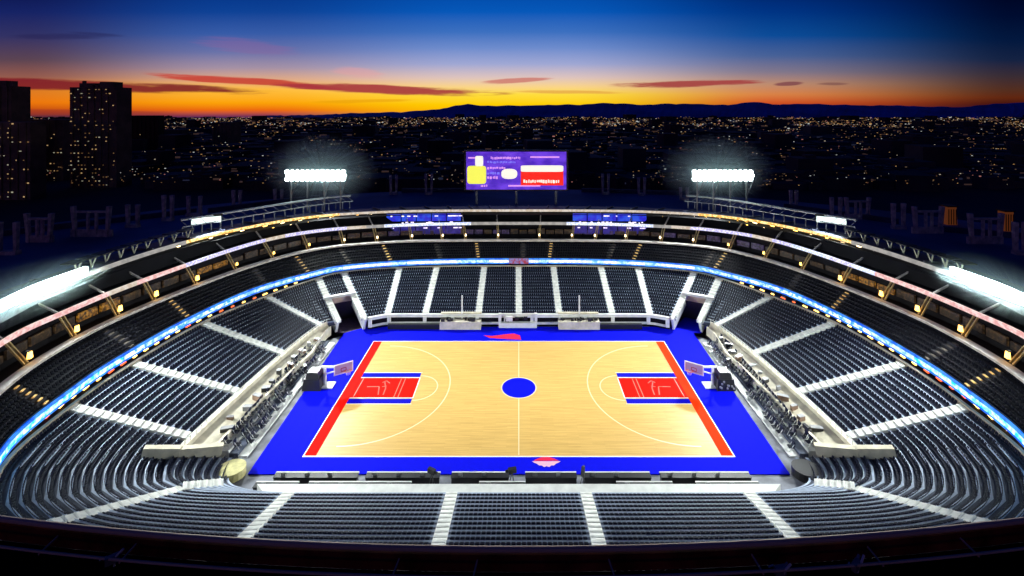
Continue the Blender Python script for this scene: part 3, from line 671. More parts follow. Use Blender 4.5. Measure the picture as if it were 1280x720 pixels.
# concourse lamps under the ribbon
for s in (-1, 1):
    for q in range(26):
        y = -12.5 + q * .98; x = float(np.interp(y, [-14, -8.7, -3.6, 3, 8.7, 13.3], [27.6, 28.9, 29.0, 28.2, 25.7, 23]))
        a = D(s * x, y); ring_lamp(q, low, a, .75, 4.12, 'small amber lamp under the light ribbon, %s on the %s side from the near end' % (ordw(q + 1), 'left' if s < 0 else 'right'), 'amber lamps under the light ribbon',
                                     size=(.3 + .25 * random.random(), .12, .1), m=M_warm if random.random() < .7 else mat('red_lamp', (.5, .1, .05), emit=(1, .12, .02), strength=2.5))
for s in (-1, 1):
    for q in range(22):
        t_ = q / 21; x = 33.6 - 15.5 * t_; y = float(np.interp(x, [16.4, 24.6, 30, 33.8], [21.8, 19.4, 14.6, 7.1])); a = D(s * x, y)
        ring_lamp(q, r4, a, -.12, 9.38 - .1 * (q % 2), 'small gold lamp under the top roof edge, %s from the %s' % (ordw(q + 1), 'left side' if s < 0 else 'right side'), 'gold lamps under the top roof edge',
                  size=(.25 + .4 * random.random(), .14, (.3 if q < 10 else .16) + .12 * random.random()), m=random.choice((M_warm, M_warm2)))
# blue video walls between the two top rings
for s, x0, x1 in ((-1, 7.4, 17.0), (1, 6.9, 16.4)):
    vw = empty('video_wall', (0, 0, 0), label='blue glowing video wall on the %s of the far suites' % ('left' if s < 0 else 'right'), cat='screen')
    vb = led('video_blue', (.02, .01, .8), (.02, .1, 1.0), .75, nscale=1.2)
    vd = led('video_dim', (.01, .008, .25), (.05, .03, .5), .45, nscale=2.2)
    b = MB(); n = 5
    for q in range(n):
        xa, xb = x0 + (x1 - x0) * q / n + .06, x0 + (x1 - x0) * (q + 1) / n - .06
        b = MB(); ya = 21.75 - .035 * (xa - 6); b.box((s * (xa + xb) / 2, ya, 9.0), (xb - xa, .1, .92), 0); b.build('upper_screen', vb, vw)
        b = MB(); b.box((s * (xa + xb) / 2, ya - .4, 7.5), (xb - xa, .1, .95)); b.build('lower_screen', vd, vw)
    b = MB()
    for q in range(26):
        xx = s * random.uniform(x0, x1); b.box((xx, 21.1 - .04 * abs(xx), random.choice((8.55, 8.62, 9.4, 7.9))), (random.uniform(.12, .5), .08, .12))
    b.build('lit_text', led('video_white', (.6, .5, 1), (1, .9, .8), 1.6, nscale=6), vw)

# roof trusses over the far corners
for s in (-1, 1):
    tr = empty('roof_truss', label='long pale roof truss over the far %s corner behind the small floodlight' % ('left' if s < 0 else 'right'), cat='truss')
    pts = np.array([(35.6, 10.6), (33.4, 13.2), (30.6, 16.6), (27.6, 20.2), (25.4, 22.3), (22.5, 24.0)])
    tt = np.linspace(0, 5, 40); xs, ys = np.interp(tt, range(6), pts[:, 0]), np.interp(tt, range(6), pts[:, 1])
    b = MB()
    for k in range(39): b.beam((s * xs[k], ys[k], 11.35), (s * xs[k + 1], ys[k + 1], 11.35), .5, .16)
    b.build('top_chord', mat('truss_paint', (.40, .42, .44), .5, .2, var=.25, scale=1), tr)
    b = MB()
    for k in range(39): b.beam((s * (xs[k] - .5), ys[k] - .4, 10.7), (s * (xs[k + 1] - .5), ys[k + 1] - .4, 10.7), .1, .1)
    for k in range(0, 39, 2): b.beam((s * xs[k], ys[k], 11.3), (s * (xs[k + 1] - .5), ys[k + 1] - .4, 10.7), .045); b.beam((s * (xs[k] - .5), ys[k] - .4, 9.8), (s * (xs[k] - .5), ys[k] - .4, 10.7), .09)
    b.build('truss_web', MATS['truss_paint'], tr)
    # V brackets in a curved cap, nearer than the truss
    for q in range(9):
        y = -.6 + q * 1.2; x = float(np.interp(y, [-1.5, 7.1, 14.6], [35.2, 33.8, 30])); a = D(s * x, y)
        vb_ = empty('roof_bracket', r4.p(a, .9, 9.8), a, label='small V-shaped roof bracket, %s of the row by the %s light bar' % (ordw(q + 1), 'left' if s < 0 else 'right'), cat='bracket', group='V brackets above the grey roof band')
        b = MB(); b.beam((0, 0, 0), (-.1, -.26, .75), .09); b.beam((0, 0, 0), (-.1, .26, .75), .09); b.build('prongs', mat('bracket_paint', (.5, .5, .4), .5), vb_)
        b = MB(); b.box((.3, 0, .82), (1.1, 1.05, .1)); b.build('cap_plate', M_black, vb_)

# ------------------------------------------------------------------ floodlights
def area(name, loc, target, sx, sy, power, spread=120, col=(.93, 1.0, .98), parent=None):
    l = bpy.data.lights.new(name, 'AREA'); l.shape = 'RECTANGLE'; l.size = sx; l.size_y = sy; l.energy = power; l.color = col; l.spread = R(spread)
    o = bpy.data.objects.new(name, l); COL.objects.link(o); o.location = loc
    d = np.array(target, float) - np.array(loc, float)
    from mathutils import Vector
    o.rotation_euler = Vector(d).to_track_quat('-Z', 'Y').to_euler(); return o
HALO = 1.0
P_FAR, P_BAR, P_SMALL = 4500, 3100, 500
for s in (-1, 1):
    side = 'left' if s < 0 else 'right'
    fb = empty('floodlight_bank', (s * 26.3, 22.0, 9.6), 0, label='blazing white floodlight bank on legs above the far %s roof' % side, cat='floodlight')
    rz = s * -.75
    for r_ in range(3):
        for q in range(12):
            b = MB(); xx = -3.6 + q * .655 + (.16 if r_ == 1 else 0); b.tube([(xx, -.05, 4.3 + r_ * .46), (xx, -.24, 4.27 + r_ * .46)], .27, 14); b.build('lamp_lens', M_lamp, fb)
    b = MB()
    for r_ in range(3): b.beam((-4.0, .1, 4.3 + r_ * .48), (4.0, .1, 4.3 + r_ * .48), .12, .12)
    for xx in (-3.8, -1.9, 0, 1.9, 3.8): b.beam((xx, .12, 4.0), (xx, .12, 5.5), .1)
    b.build('rack', M_grey, fb)
    for xx in (-3.2, -1.1, 1.1, 3.2):
        b = MB(); b.beam((xx, .1, 0), (xx, .1, 4.2), .16); b.beam((xx, .1, 2.0), (xx + .9, .1, 4.1), .08); b.build('leg', M_grey, fb)
    area('far_flood_beam', (s * 26.3, 21.2, 14.4), (0, -1, 0), 3.0, 1.4, P_FAR, 80)
    # long light bar on the side roof edge
    lb = empty('floodlight_bar', label='very long bright light bar along the %s roof edge' % side, cat='floodlight')
    b = MB(); n = 30; A0, A1 = D(35.2, -1.0), D(33.6, -12.5)
    pts = [r4.p(A0 + (A1 - A0) * k / n, -.25, 10.15) for k in range(n + 1)]
    for k in range(n):
        b = MB(); p, q_ = pts[k], pts[k + 1]; g = .04
        b.beam((s * (p[0] * (1 - g) + q_[0] * g), p[1] * (1 - g) + q_[1] * g, 10.15), (s * (p[0] * g + q_[0] * (1 - g)), p[1] * g + q_[1] * (1 - g), 10.15), .34, .5); b.build('lamp_tube', M_lamp, lb)
    b = MB()
    for k in range(0, n + 1, 3): b.beam((s * (pts[k][0] + .25 ), pts[k][1], 9.7), (s * (pts[k][0] + .25), pts[k][1], 10.3), .08)
    b.tube([(s * (p[0] + .28), p[1], 10.2) for p in pts], .09, 6); b.build('mounting_rail', M_grey, lb)
    for yy, xx in ((-3.5, 35.0), (-8.5, 34.5)):
        area('side_bar_beam', (s * (xx - .7), yy, 10.2), (s * 4, yy * .3, 0), 5.5, .6, P_BAR / 2, 80)
    # small panel under the truss
    sp = empty('floodlight', (s * 34.0, 12.3, 10.9), s * -.6 if False else 0, label='small flat white floodlight panel under the %s roof truss' % side, cat='floodlight')
    b = MB(); b.box((0, 0, 0), (2.7, .16, .62), rz=-s * .45); b.build('lamp_lens', mat('lamp_lens_dim', (.8, .9, .9), .3, emit=(.78, .95, .9), strength=1.6), sp)
    b = MB(); b.box((s * .08, .2, .1), (2.9, .14, .9), rz=-s * .45); b.build('housing', M_black, sp)
    area('small_panel_beam', (s * 33.4, 11.6, 10.9), (s * 6, 0, 0), 2.4, .5, P_SMALL, 120)

# ------------------------------------------------------------------ fine mist volumes added for the glare around the lamps
def halo(name, loc, size, rz, dens, label, streak=20.0):
    bm_ = MB(); nu, nv = 24, 12; vs = [(0, 0, 1)]
    for j in range(1, nv):
        t = PI * j / nv
        vs += [(math.sin(t) * math.cos(2 * PI * k / nu), math.sin(t) * math.sin(2 * PI * k / nu), math.cos(t)) for k in range(nu)]
    vs.append((0, 0, -1)); L_ = len(vs) - 1
    fs = [(0, 1 + k, 1 + (k + 1) % nu) for k in range(nu)]
    for j in range(nv - 2): fs += [(1 + j * nu + k, 1 + (j + 1) * nu + k, 1 + (j + 1) * nu + (k + 1) % nu, 1 + j * nu + (k + 1) % nu) for k in range(nu)]
    fs += [(L_, 1 + (nv - 2) * nu + (k + 1) % nu, 1 + (nv - 2) * nu + k) for k in range(nu)]
    m = bpy.data.materials.new('halo_volume'); m.use_nodes = True; nt = m.node_tree; nt.nodes.clear(); Lk = nt.links.new
    o_ = nt.nodes.new('ShaderNodeOutputMaterial'); v_ = nt.nodes.new('ShaderNodeVolumePrincipled'); Lk(v_.outputs[0], o_.inputs['Volume'])
    v_.inputs['Color'].default_value = (.75, .95, 1, 1); v_.inputs['Anisotropy'].default_value = .3
    tc = nt.nodes.new('ShaderNodeTexCoord'); ln = nt.nodes.new('ShaderNodeVectorMath'); ln.operation = 'LENGTH'; Lk(tc.outputs['Object'], ln.inputs[0])
    nm_ = nt.nodes.new('ShaderNodeVectorMath'); nm_.operation = 'NORMALIZE'; Lk(tc.outputs['Object'], nm_.inputs[0])
    nz = nt.nodes.new('ShaderNodeTexNoise'); nz.inputs['Scale'].default_value = streak; nz.inputs['Detail'].default_value = 2; Lk(nm_.outputs[0], nz.inputs['Vector'])
    mr = nt.nodes.new('ShaderNodeMapRange'); mr.inputs['From Min'].default_value = .5; mr.inputs['From Max'].default_value = .7; mr.inputs['To Min'].default_value = .25; mr.inputs['To Max'].default_value = 5.0; Lk(nz.outputs[0], mr.inputs[0])
    f = nt.nodes.new('ShaderNodeMapRange'); f.inputs['From Min'].default_value = 1.0; f.inputs['From Max'].default_value = .0; f.inputs['To Max'].default_value = 1; Lk(ln.outputs['Value'], f.inputs[0])
    p_ = nt.nodes.new('ShaderNodeMath'); p_.operation = 'POWER'; p_.inputs[1].default_value = 1.5; Lk(f.outputs[0], p_.inputs[0])
    q_ = nt.nodes.new('ShaderNodeMath'); q_.operation = 'MULTIPLY'; Lk(p_.outputs[0], q_.inputs[0]); Lk(mr.outputs[0], q_.inputs[1])
    w_ = nt.nodes.new('ShaderNodeMath'); w_.operation = 'MULTIPLY'; w_.inputs[1].default_value = dens; Lk(q_.outputs[0], w_.inputs[0]); Lk(w_.outputs[0], v_.inputs['Density'])
    o = bm_.add(vs, fs).build(name, m); o.location = loc; o.scale = size; o.rotation_euler = (0, 0, rz); tag(o, label, 'halo', kind='stuff'); return o
for s in (-1, 1):
    side = 'left' if s < 0 else 'right'
    halo('halo', (s * 26.3, 23.6, 14.7), (8.2, 2.2, 5.2), 0, HALO, 'added pale glare mist around the far %s floodlight bank' % side)
    halo('halo', (s * 34.6, -6.4, 10.4), (2.3, 8.0, 2.3), s * .02, HALO * .08, 'added pale green glare mist glowing along the %s light bar' % side, 14)

# ------------------------------------------------------------------ scoreboard
sb = empty('scoreboard', (-.35, 26.0, 9.6), label='lit purple scoreboard with yellow and red panels above the far roof', cat='scoreboard')
b = MB(); b.box((0, .3, 4.8), (14.4, .5, 5.6)); b.build('cabinet', M_black, sb)
scr = MB(); scr.box((0, 0, 4.8), (13.8, .08, 5.2)); SCR = scr.build('screen', led('screen_purple', (.075, .018, .52), (.16, .05, .78), 1.0, scale=(.5, 1, 1), nscale=.8), sb)
def em_(name, c, s): return mat(name, c, .4, emit=c, strength=s)
def panel(name, x0, x1, y0, y1, m, dy, round_=0):      # coordinates as fractions of the screen, from its top left
    X0, X1, Z1, Z0 = -6.9 + 13.8 * x0, -6.9 + 13.8 * x1, 7.4 - 5.2 * y0, 7.4 - 5.2 * y1; b = MB()
    if round_:
        cx, cz, a, h = (X0 + X1) / 2, (Z0 + Z1) / 2, (X1 - X0) / 2, (Z1 - Z0) / 2; n = 28; P = []
        for t in np.linspace(0, 2 * PI, n, endpoint=False):
            ct, st = math.cos(t), math.sin(t); e = 2 / round_; P.append((cx + a * math.copysign(abs(ct) ** e, ct), cz + h * math.copysign(abs(st) ** e, st)))
        b.add([(x, -.04 - dy, z) for x, z in P] + [(x, -.045, z) for x, z in P], [tuple(range(n)), *[(i, (i + 1) % n, n + (i + 1) % n, n + i) for i in range(n)]])
    else: b.box(((X0 + X1) / 2, -.04 - dy / 2, (Z0 + Z1) / 2), (X1 - X0, dy, Z1 - Z0))
    return b.build(name, m, SCR)
Y_ = em_('screen_yellow', (.85, .85, .10), 1); W_s = em_('screen_white', (.95, .9, .75), 1); P_ = em_('screen_pink', (.8, .35, .9), .9); R_ = em_('screen_red', (.9, .02, .01), 1); B_ = em_('screen_blue', (.2, .2, .9), .9)
panel('yellow_panel', .01, .20, .37, .85, Y_, .02, 7); panel('white_panel', .09, .17, .11, .38, W_s, .03, 6)
panel('white_disc', .35, .51, .45, .72, W_s, .02, 2.6); panel('red_panel', .545, .97, .50, .89, R_, .02); panel('white_header', .545, .97, .36, .53, W_s, .03, 9)
panel('pink_bar', .64, .93, .12, .16, P_, .02); panel('pink_bar', .02, .09, .14, .18, P_, .02); panel('pink_bar', .42, .74, .88, .92, P_, .02)
def scribble(name, x0, x1, y0, y1, m, n):
    b = MB(); x = x0
    while x < x1:
        w = random.uniform(.006, .02); X = -6.9 + 13.8 * x; Zc = 7.4 - 5.2 * (y0 + y1) / 2; b.box((X, -.07, Zc + random.uniform(-.05, .05)), (13.8 * w, .03, 5.2 * (y1 - y0) * random.uniform(.6, 1))); x += w + random.uniform(.003, .009)
    b.build(name, m, SCR)
scribble('text_row', .25, .55, .13, .20, P_, 0); scribble('text_row', .22, .50, .25, .30, B_, 0); scribble('text_row', .22, .40, .40, .46, P_, 0); scribble('text_row', .22, .34, .54, .60, B_, 0)
scribble('text_row', .22, .32, .64, .72, P_, 0); scribble('text_row', .15, .22, .86, .93, P_, 0); scribble('text_row', .58, .69, .73, .84, W_s, 0); scribble('text_row', .71, .93, .74, .83, W_s, 0)
for xx in (-5.5, 0, 5.5):
    b = MB(); b.beam((xx, .5, 0), (xx, .5, 2.4), .3); b.build('leg', M_grey, sb)

# ------------------------------------------------------------------ courtside furniture
def folding_chair():
    o = empty('courtside_chair', cat='chair')
    b = MB(); b.box((0, .02, .26), (.34, .34, .05)); b.build('seat', M_seat, o)
    b = MB(); b.box((0, -.17, .48), (.34, .05, .34)); b.build('backrest', M_seat, o)
    b = MB()
    for sx in (-1, 1): b.beam((sx * .16, .17, 0), (sx * .16, -.15, .5), .03); b.beam((sx * .16, -.17, 0), (sx * .16, .1, .26), .03)
    b.build('frame', M_white, o); return o
FC = folding_chair(); first = True
for s in (-1, 1):
    side = 'left' if s < 0 else 'right'
    rs = empty('courtside_riser', label='low white stepped platform for chairs beside the %s end of the court' % side, cat='platform')
    for r_ in range(3):
        b = MB(); x0 = 18.05 + r_ * .62; zz = .12 + .16 * r_
        b.box((s * (x0 + .31), -.2, zz / 2), (.6, 15.0, zz)); b.build('step', M_white if r_ != 1 else M_tread, rs)
    for r_ in range(3):
        n_ = 0
        for q in range(30):
            y = -7.2 + q * .49
            if -.9 < y < 1.3 and r_ == 0: continue
            if random.random() < .22: continue
            n_ += 1
            o = FC if first else copy_tree(FC); first = False
            o.location = (s * (18.4 + r_ * .62) + random.uniform(-.05, .05), y, .125 + .16 * r_); o.rotation_euler = (0, 0, s * PI / 2 + random.uniform(-.15, .15))
            o['label'] = 'dark folding chair, %s from the near end, %s row beside the %s baseline' % (ordw(n_), ('front', 'middle', 'back')[r_], side); o['group'] = 'folding chairs beside the baselines'; o['category'] = 'chair'
# press tables
def table(x, y, L_, label, rz=0, h=.42, equip=3, d=.42):
    o = empty('press_table', (x, y, 0), rz, label=label, cat='table', group='black press tables around the court')
    b = MB(); b.box((0, 0, h), (L_, d, .05)); b.build('tabletop', M_black, o)
    b = MB(); b.box((0, d / 2 + .03, h), (L_, .08, .07)); b.build('white_edge', M_white, o)
    b = MB(); b.box((0, 0, h / 2 - .02), (L_ - .06, d - .08, h - .03)); b.build('skirt', M_black, o)
    return o
def monitor(x, y, z, rz, label):
    o = empty('laptop', (x, y, z), rz, label=label, cat='laptop', group='laptops on the press tables')
    b = MB(); b.box((0, 0, .01), (.28, .2, .02)); b.build('keyboard', M_black, o); b = MB(); b.box((0, -.1, .11), (.28, .02, .2)); b.build('screen', M_grey, o)
near = [(-12.6, -9.75, 5.2), (-7.2, -9.75, 4.6), (-2.4, -9.75, 3.6), (2.0, -9.75, 3.2), (6.1, -9.75, 4.2), (11.6, -9.75, 5.6), (-9.6, -10.75, 6.2), (-1.0, -10.75, 2.8), (7.6, -10.75, 3.4), (12.6, -10.75, 3.8), (-14.6, -10.75, 2.6)]
for q, (x, y, L_) in enumerate(near):
    row = 'front' if y > -10 else 'back'; nn = sorted([t[0] for t in near if t[1] == y]).index(x) + 1
    table(x, y, L_, 'long black-skirted press table, %s from the left in the near %s row' % (ordw(nn), row), h=.42 if y > -10 else .62)
    for j in range(int(L_ / 1.5)):
        monitor(x - L_ / 2 + .6 + j * 1.45, y, (.42 if y > -10 else .62) + .027, random.uniform(-.2, .2), 'laptop, %s from left on %s table of the near %s row' % (ordw(j + 1), ordw(nn), row))
table(-10.9, 10.95 - .62, 5.6, 'black table with pale dots in front of the far left seats', h=.5); table(10.2, 10.35, 5.4, 'black table with pale dots in front of the far right seats', h=.5)
cam_n = 0
def tripod(x, y, z, label, h=1.3):
    o = empty('tv_camera', (x, y, z), random.uniform(0, 6), label=label, cat='camera')
    b = MB()
    for k in range(3):
        t = 2 * PI * k / 3; b.beam((.32 * math.cos(t), .32 * math.sin(t), 0), (0, 0, h * .8), .04)
    b.build('tripod', M_black, o); b = MB(); b.box((0, 0, h * .9), (.5, .22, .26)); b.tube([(.25, 0, h * .9), (.42, 0, h * .9)], .08, 8); b.build('camera_body', M_black, o)
for x, y, z, lab in ((-.4, -10.3, 0, 'black camera on a tripod between the near press tables, left of centre'), (3.9, -10.4, 0, 'black camera on a tripod between the near press tables, right of centre'),
                     (-5.3, -10.35, 0, 'black camera on a tripod between the near press tables, far left'), (-18.1, .9, .13, 'black camera on a tripod behind the left hoop'), (18.2, 1.9, .13, 'black camera on a tripod behind the right hoop'),
                     (19.8, -6.6, .1, 'black camera on a tripod at the near end of the right riser')): tripod(x, y, z, lab)
# broadcast stands on the far side
for s, x in ((-1, -6.1), (1, 6.3)):
    o = empty('broadcast_stand', (x, 10.35, 0), label='cream broadcast desk with dark equipment and a white mast, far %s side' % ('left' if s < 0 else 'right'), cat='desk')
    b = MB(); b.box((0, .2, .42), (4.3, .95, .84)); b.box((0, .75, 1.3), (4.3, .3, .25)); b.build('desk', M_cream, o)
    b = MB()
    for k in range(16): b.box((random.uniform(-1.9, 1.9), random.uniform(-.1, .4), .95), (random.uniform(.12, .4), .2, random.uniform(.12, .3)))
    b.build('equipment', M_black, o)
    b = MB(); b.beam((0.1, .5, .8), (0.1, .5, 3.3), .14); b.build('mast', M_white, o)
o = empty('camera_platform', (-.1, 11.0, 0), label='small white camera platform in the middle of the far side', cat='platform')
b = MB(); b.box((0, -.3, .3), (4.0, .5, .5)); b.box((-1.9, -.2, .9), (.3, .3, 1.1)); b.box((1.9, -.2, .9), (.3, .3, 1.1)); b.box((0, -.1, 1.3), (4.0, .14, .16)); b.build('frame', M_white, o)
b = MB()
for k in range(9): b.box((random.uniform(-1.4, 1.4), -.3, .7 + random.random() * .3), (.4, .25, .3))
b.build('equipment', M_black, o)
b = MB(); b.box((-.9, -.32, .95), (.7, .3, .5)); b.build('white_case', M_white, o)
# small clutter on the ledges: equipment cases
for s in (-1, 1):
    for q in range(12):
        y = -6.2 + q * 1.15; x = float(np.interp(y, [-7.4, -2.4, 3.3, 8.7], [22, 21.7, 21.1, 20])) - 1.2 + random.uniform(-.4, .3)
        o = empty('equipment_case', (s * x, y, .74), random.uniform(-.5, .5), label='dark case on the cream ledge, %s from the near end, %s side' % (ordw(q + 1), 'left' if s < 0 else 'right'), cat='case', group='cases on the cream ledges')
        w, d_, h = random.uniform(.3, .8), random.uniform(.15, .35), random.uniform(.15, .4)
        b = MB(); b.box((0, 0, h / 2), (w, d_, h)); b.build('box', random.choice([M_black, mat('brown_case', (.2, .12, .08), .6), M_grey]), o); b = MB(); b.box((0, 0, h + .015), (w + .03, d_ + .03, .03)); b.build('lid', M_grey, o)

# ------------------------------------------------------------------ catwalk in front of the camera's stand
cw = empty('catwalk', label='dark curved catwalk with thin rails across the near edge of the bowl', cat='catwalk')
cx = np.linspace(-26, 26, 60); cyf = lambda x: -26.42 + .0042 * x * x
b = MB(); b.tube([(x, cyf(x), 11.5) for x in cx], .075, 8); b.build('front_rail', mat('rail_metal', (.78, .56, .42), .6), cw)
b = MB()
for k in range(59): b.beam((cx[k], cyf(cx[k]) - .04, 11.2), (cx[k + 1], cyf(cx[k + 1]) - .04, 11.2), .1, .44)
b.build('toe_board', mat('maroon_panel', (.16, .03, .02), .7, var=.8, scale=.9, spec=.1), cw)
b = MB()
vs = []
for x in cx: vs += [(x, cyf(x) - .1, 10.98), (x, cyf(x) - 6, 10.98), (x, cyf(x) - 6, 10.7), (x, cyf(x) - .1, 10.7)]
for k in range(59): b.add(vs[k * 4:k * 4 + 8], [(0, 1, 5, 4), (1, 2, 6, 5), (2, 3, 7, 6), (3, 0, 4, 7)])
b.build('deck', mat('dark_deck', (.003, .002, .002), .9, spec=.05), cw)
b = MB(); b.tube([(x, cyf(x) - .52, 11.25) for x in cx], .035, 6); b.build('middle_rail', MATS['rail_metal'], cw)
for x in (-13, -10.6, -3.2, -1.1, 2.4, 6.3, 9.6, 12.4):
    b = MB(); b.beam((x, cyf(x) - .05, 11.3), (x + .1 * (1 if x > 0 else -1), cyf(x) - .55, 11.2), .035); b.build('strut', MATS['rail_metal'], cw)
b = MB()
vs = []
for x in cx: vs += [(x, cyf(x) - .3, 10.7), (x, cyf(x) - 2.5, 4.0)]
for k in range(59): b.add(vs[k * 2:k * 2 + 4], [(0, 1, 3, 2)])
b.build('support_wall', M_black, cw)
for (x, lab) in ((-11.0, 'small metal lamp clamp on the catwalk rail at the bottom left'), (9.0, 'tall metal clamp on the catwalk rail right of the middle'), (6.9, 'low cluster of metal clamps and cable on the catwalk deck')):
    y = cyf(x); o = empty('rail_clamp', (x, y - .45, 10.98), random.uniform(-.4, .4), label=lab, cat='clamp')
    b = MB(); b.box((0, 0, .2), (.3, .12, .2), .4); b.beam((-.1, 0, .05), (.22, .1, .34), .06); b.build('clamp_body', M_grey, o)
    b = MB(); b.tube([(.05, 0, 0), (.12, -.05, .3), (.26, 0, .42)], .03, 6); b.box((-.22, .02, .25), (.16, .03, .03), .5); b.build('arm', M_white, o)

# ------------------------------------------------------------------ pylons on the podium
PY = [('p', -66.48, 22.38, 2.1, 4.2), ('g', -67.86, 27.75, 2.9, 4.1), ('g', -63.07, 30.59, 4.7, 4.5), ('p', -61.4, 36.06, 1.5, 3.6), ('p', -58.88, 40.21, 1.3, 4.3), ('p', -56.8, 43.63, 2.0, 3.5), ('p', -54.04, 51.45, 1.2, 3.1), ('p', -47.57, 54.4, 1.3, 2.8), ('p', -27.21, 63.59, 1.2, 4.2), ('p', -19.56, 63.59, 1.2, 4.5), ('p', 18.86, 63.59, 1.2, 4.5), ('p', 26.45, 62.68, 1.2, 3.8), ('p', 33.79, 57.55, 1.3, 2.6), ('p', 52.66, 51.45, 1.0, 3.1), ('p', 54.75, 42.46, 1.4, 3.5), ('g', 57.66, 41.32, 3.3, 3.7), ('p', 59.6, 35.09, 1.5, 4.0), ('g', 61.86, 32.32, 3.6, 4.1), ('o', 70.24, 38.08, 1.6, 2.9), ('g', 65.29, 26.98, 3.8, 4.3), ('o', 75.46, 34.14, 1.5, 3.0), ('p', 65.23, 22.38, 1.2, 4.2)]
M_orange = mat('orange_lit_glass', (.3, .09, .03), .7, emit=(1, .25, .06), strength=.07)
lft, rgt = 0, 0
for kd, x, y, w, h in PY:
    if x < 0: lft += 1; nn, side = lft, 'left'
    else: rgt += 1; nn, side = rgt, 'right'
    nm = {'p': 'pylon', 'g': 'gantry', 'o': 'kiosk'}[kd]
    lab = {'p': 'pair of pale concrete pylons on the dark plaza, %s outside the %s of the bowl', 'g': 'portal of splayed pale posts on the dark plaza, %s outside the %s of the bowl', 'o': 'small orange-lit kiosk on the dark plaza, %s outside the %s of the bowl'}[kd] % (ordw(nn), side)
    o = empty(nm, (x, y, 4.0), 0, label=lab, cat=nm)
    if kd == 'o':
        b = MB(); b.box((0, 0, h / 2), (w, w * .8, h), taper=.9); b.build('cabin', M_orange, o); b = MB(); b.box((0, 0, h + .1), (w * 1.1, w, .2)); b.build('roof', M_black, o)
        b = MB()
        for k in range(4): b.box((-w / 2 + w * (k + .5) / 4, -w * .42, h * .45), (.08, .1, h * .85), 0)
        b.build('mullions', M_black, o); continue
    for sx in (-1, 1):
        b = MB(); b.add([(sx * w / 2 - .18, -.2, 0), (sx * w / 2 + .18, -.2, 0), (sx * w / 2 + .18, .2, 0), (sx * w / 2 - .18, .2, 0)] + [(sx * (w / 2 + (.3 if kd == 'g' else .05)) + dx, dy, h) for dx, dy in ((-.27, -.25), (.27, -.25), (.27, .25), (-.27, .25))],
                          [(3, 2, 1, 0), (4, 5, 6, 7), (0, 1, 5, 4), (1, 2, 6, 5), (2, 3, 7, 6), (3, 0, 4, 7)]); b.build('post', M_pylon, o)
    b = MB()
    if kd == 'g': b.box((0, 0, h * .82), (w * 1.05, .3, .3)); b.box((0, .1, h * .12), (w * 1.3, .35, h * .24)); b.box((-.1 * w, 0, h * .5), (.3, .3, h * .62)); b.box((.16 * w, 0, h * .45), (.3, .3, h * .7))
    else: b.box((0, 0, .25), (w * 1.3, .8, .5))
    b.build('crossbeam' if kd == 'g' else 'plinth', M_pylon, o)
# low walls between the pylons
lw = empty('plaza_wall', label='low dark wall line across the plaza behind the pylons', cat='wall')
for (x0, y0, x1, y1) in ((-78, 30, -58, 46), (-56, 46, -40, 60), (-26, 66, -10, 66.5), (14, 66.5, 40, 62), (50, 50, 62, 38), (64, 34, 80, 26)):
    b = MB(); b.beam((x0, y0, 4.4), (x1, y1, 4.4), .5, .9); b.build('wall_run', mat('blue_grey_wall', (.06, .06, .13), .7, var=.4, scale=.5), lw)

# ------------------------------------------------------------------ hills
hx = [340, 380, 440, 500, 535, 560, 572, 585, 600, 640, 680, 700, 722, 750, 775, 800, 840, 880, 910, 925, 940, 955, 975, 1000, 1020, 1050, 1090, 1120, 1150, 1200, 1230, 1280, 1400, 1600]
hy = [147, 145, 141.5, 140, 137.5, 135, 131, 130, 132, 132, 131.5, 130.5, 131, 129, 129, 131, 129.5, 130, 131.5, 128.5, 127.5, 129, 131, 129.5, 130, 131, 132, 131.5, 133, 134, 131, 128, 126, 128]
HX = np.arange(330, 1600, 5.0); HY = np.interp(HX, hx, hy) + .5 * np.sin(HX * .21) * np.sin(HX * .047) + rng.normal(0, .12, len(HX))
b = MB(); vs = []; rows = [(1125, 0), (1180, .28), (1260, .62), (1340, 1.0), (1440, .8), (1600, .45), (1900, 0)]
for i, x in enumerate(HX):
    sl_ = (x - 648.5) / 591
    for (Y, f) in rows:
        dd = 1340 - CAMY; top_ = CAMZ + (131 - HY[i]) * dd / 591; zz = -14 - max(0, (Y - 1130)) * .05 * (1 if f == 0 else 0); z = zz + (top_ - zz) * f
        vs.append((sl_ * (Y - CAMY), Y + 12 * math.sin(x * .05 + Y), z + (rng.normal(0, 1.0) if 0 < f < 1 else 0)))
n = len(rows); fs = [(i * n + j, (i + 1) * n + j, (i + 1) * n + j + 1, i * n + j + 1) for i in range(len(HX) - 1) for j in range(n - 1)]
tag(b.add(vs, fs).build('hills', mat('hazy_hills', (.06, .20, .80), .95, var=.25, scale=.01)), kind='structure')  # distance haze is put into the blue base colour

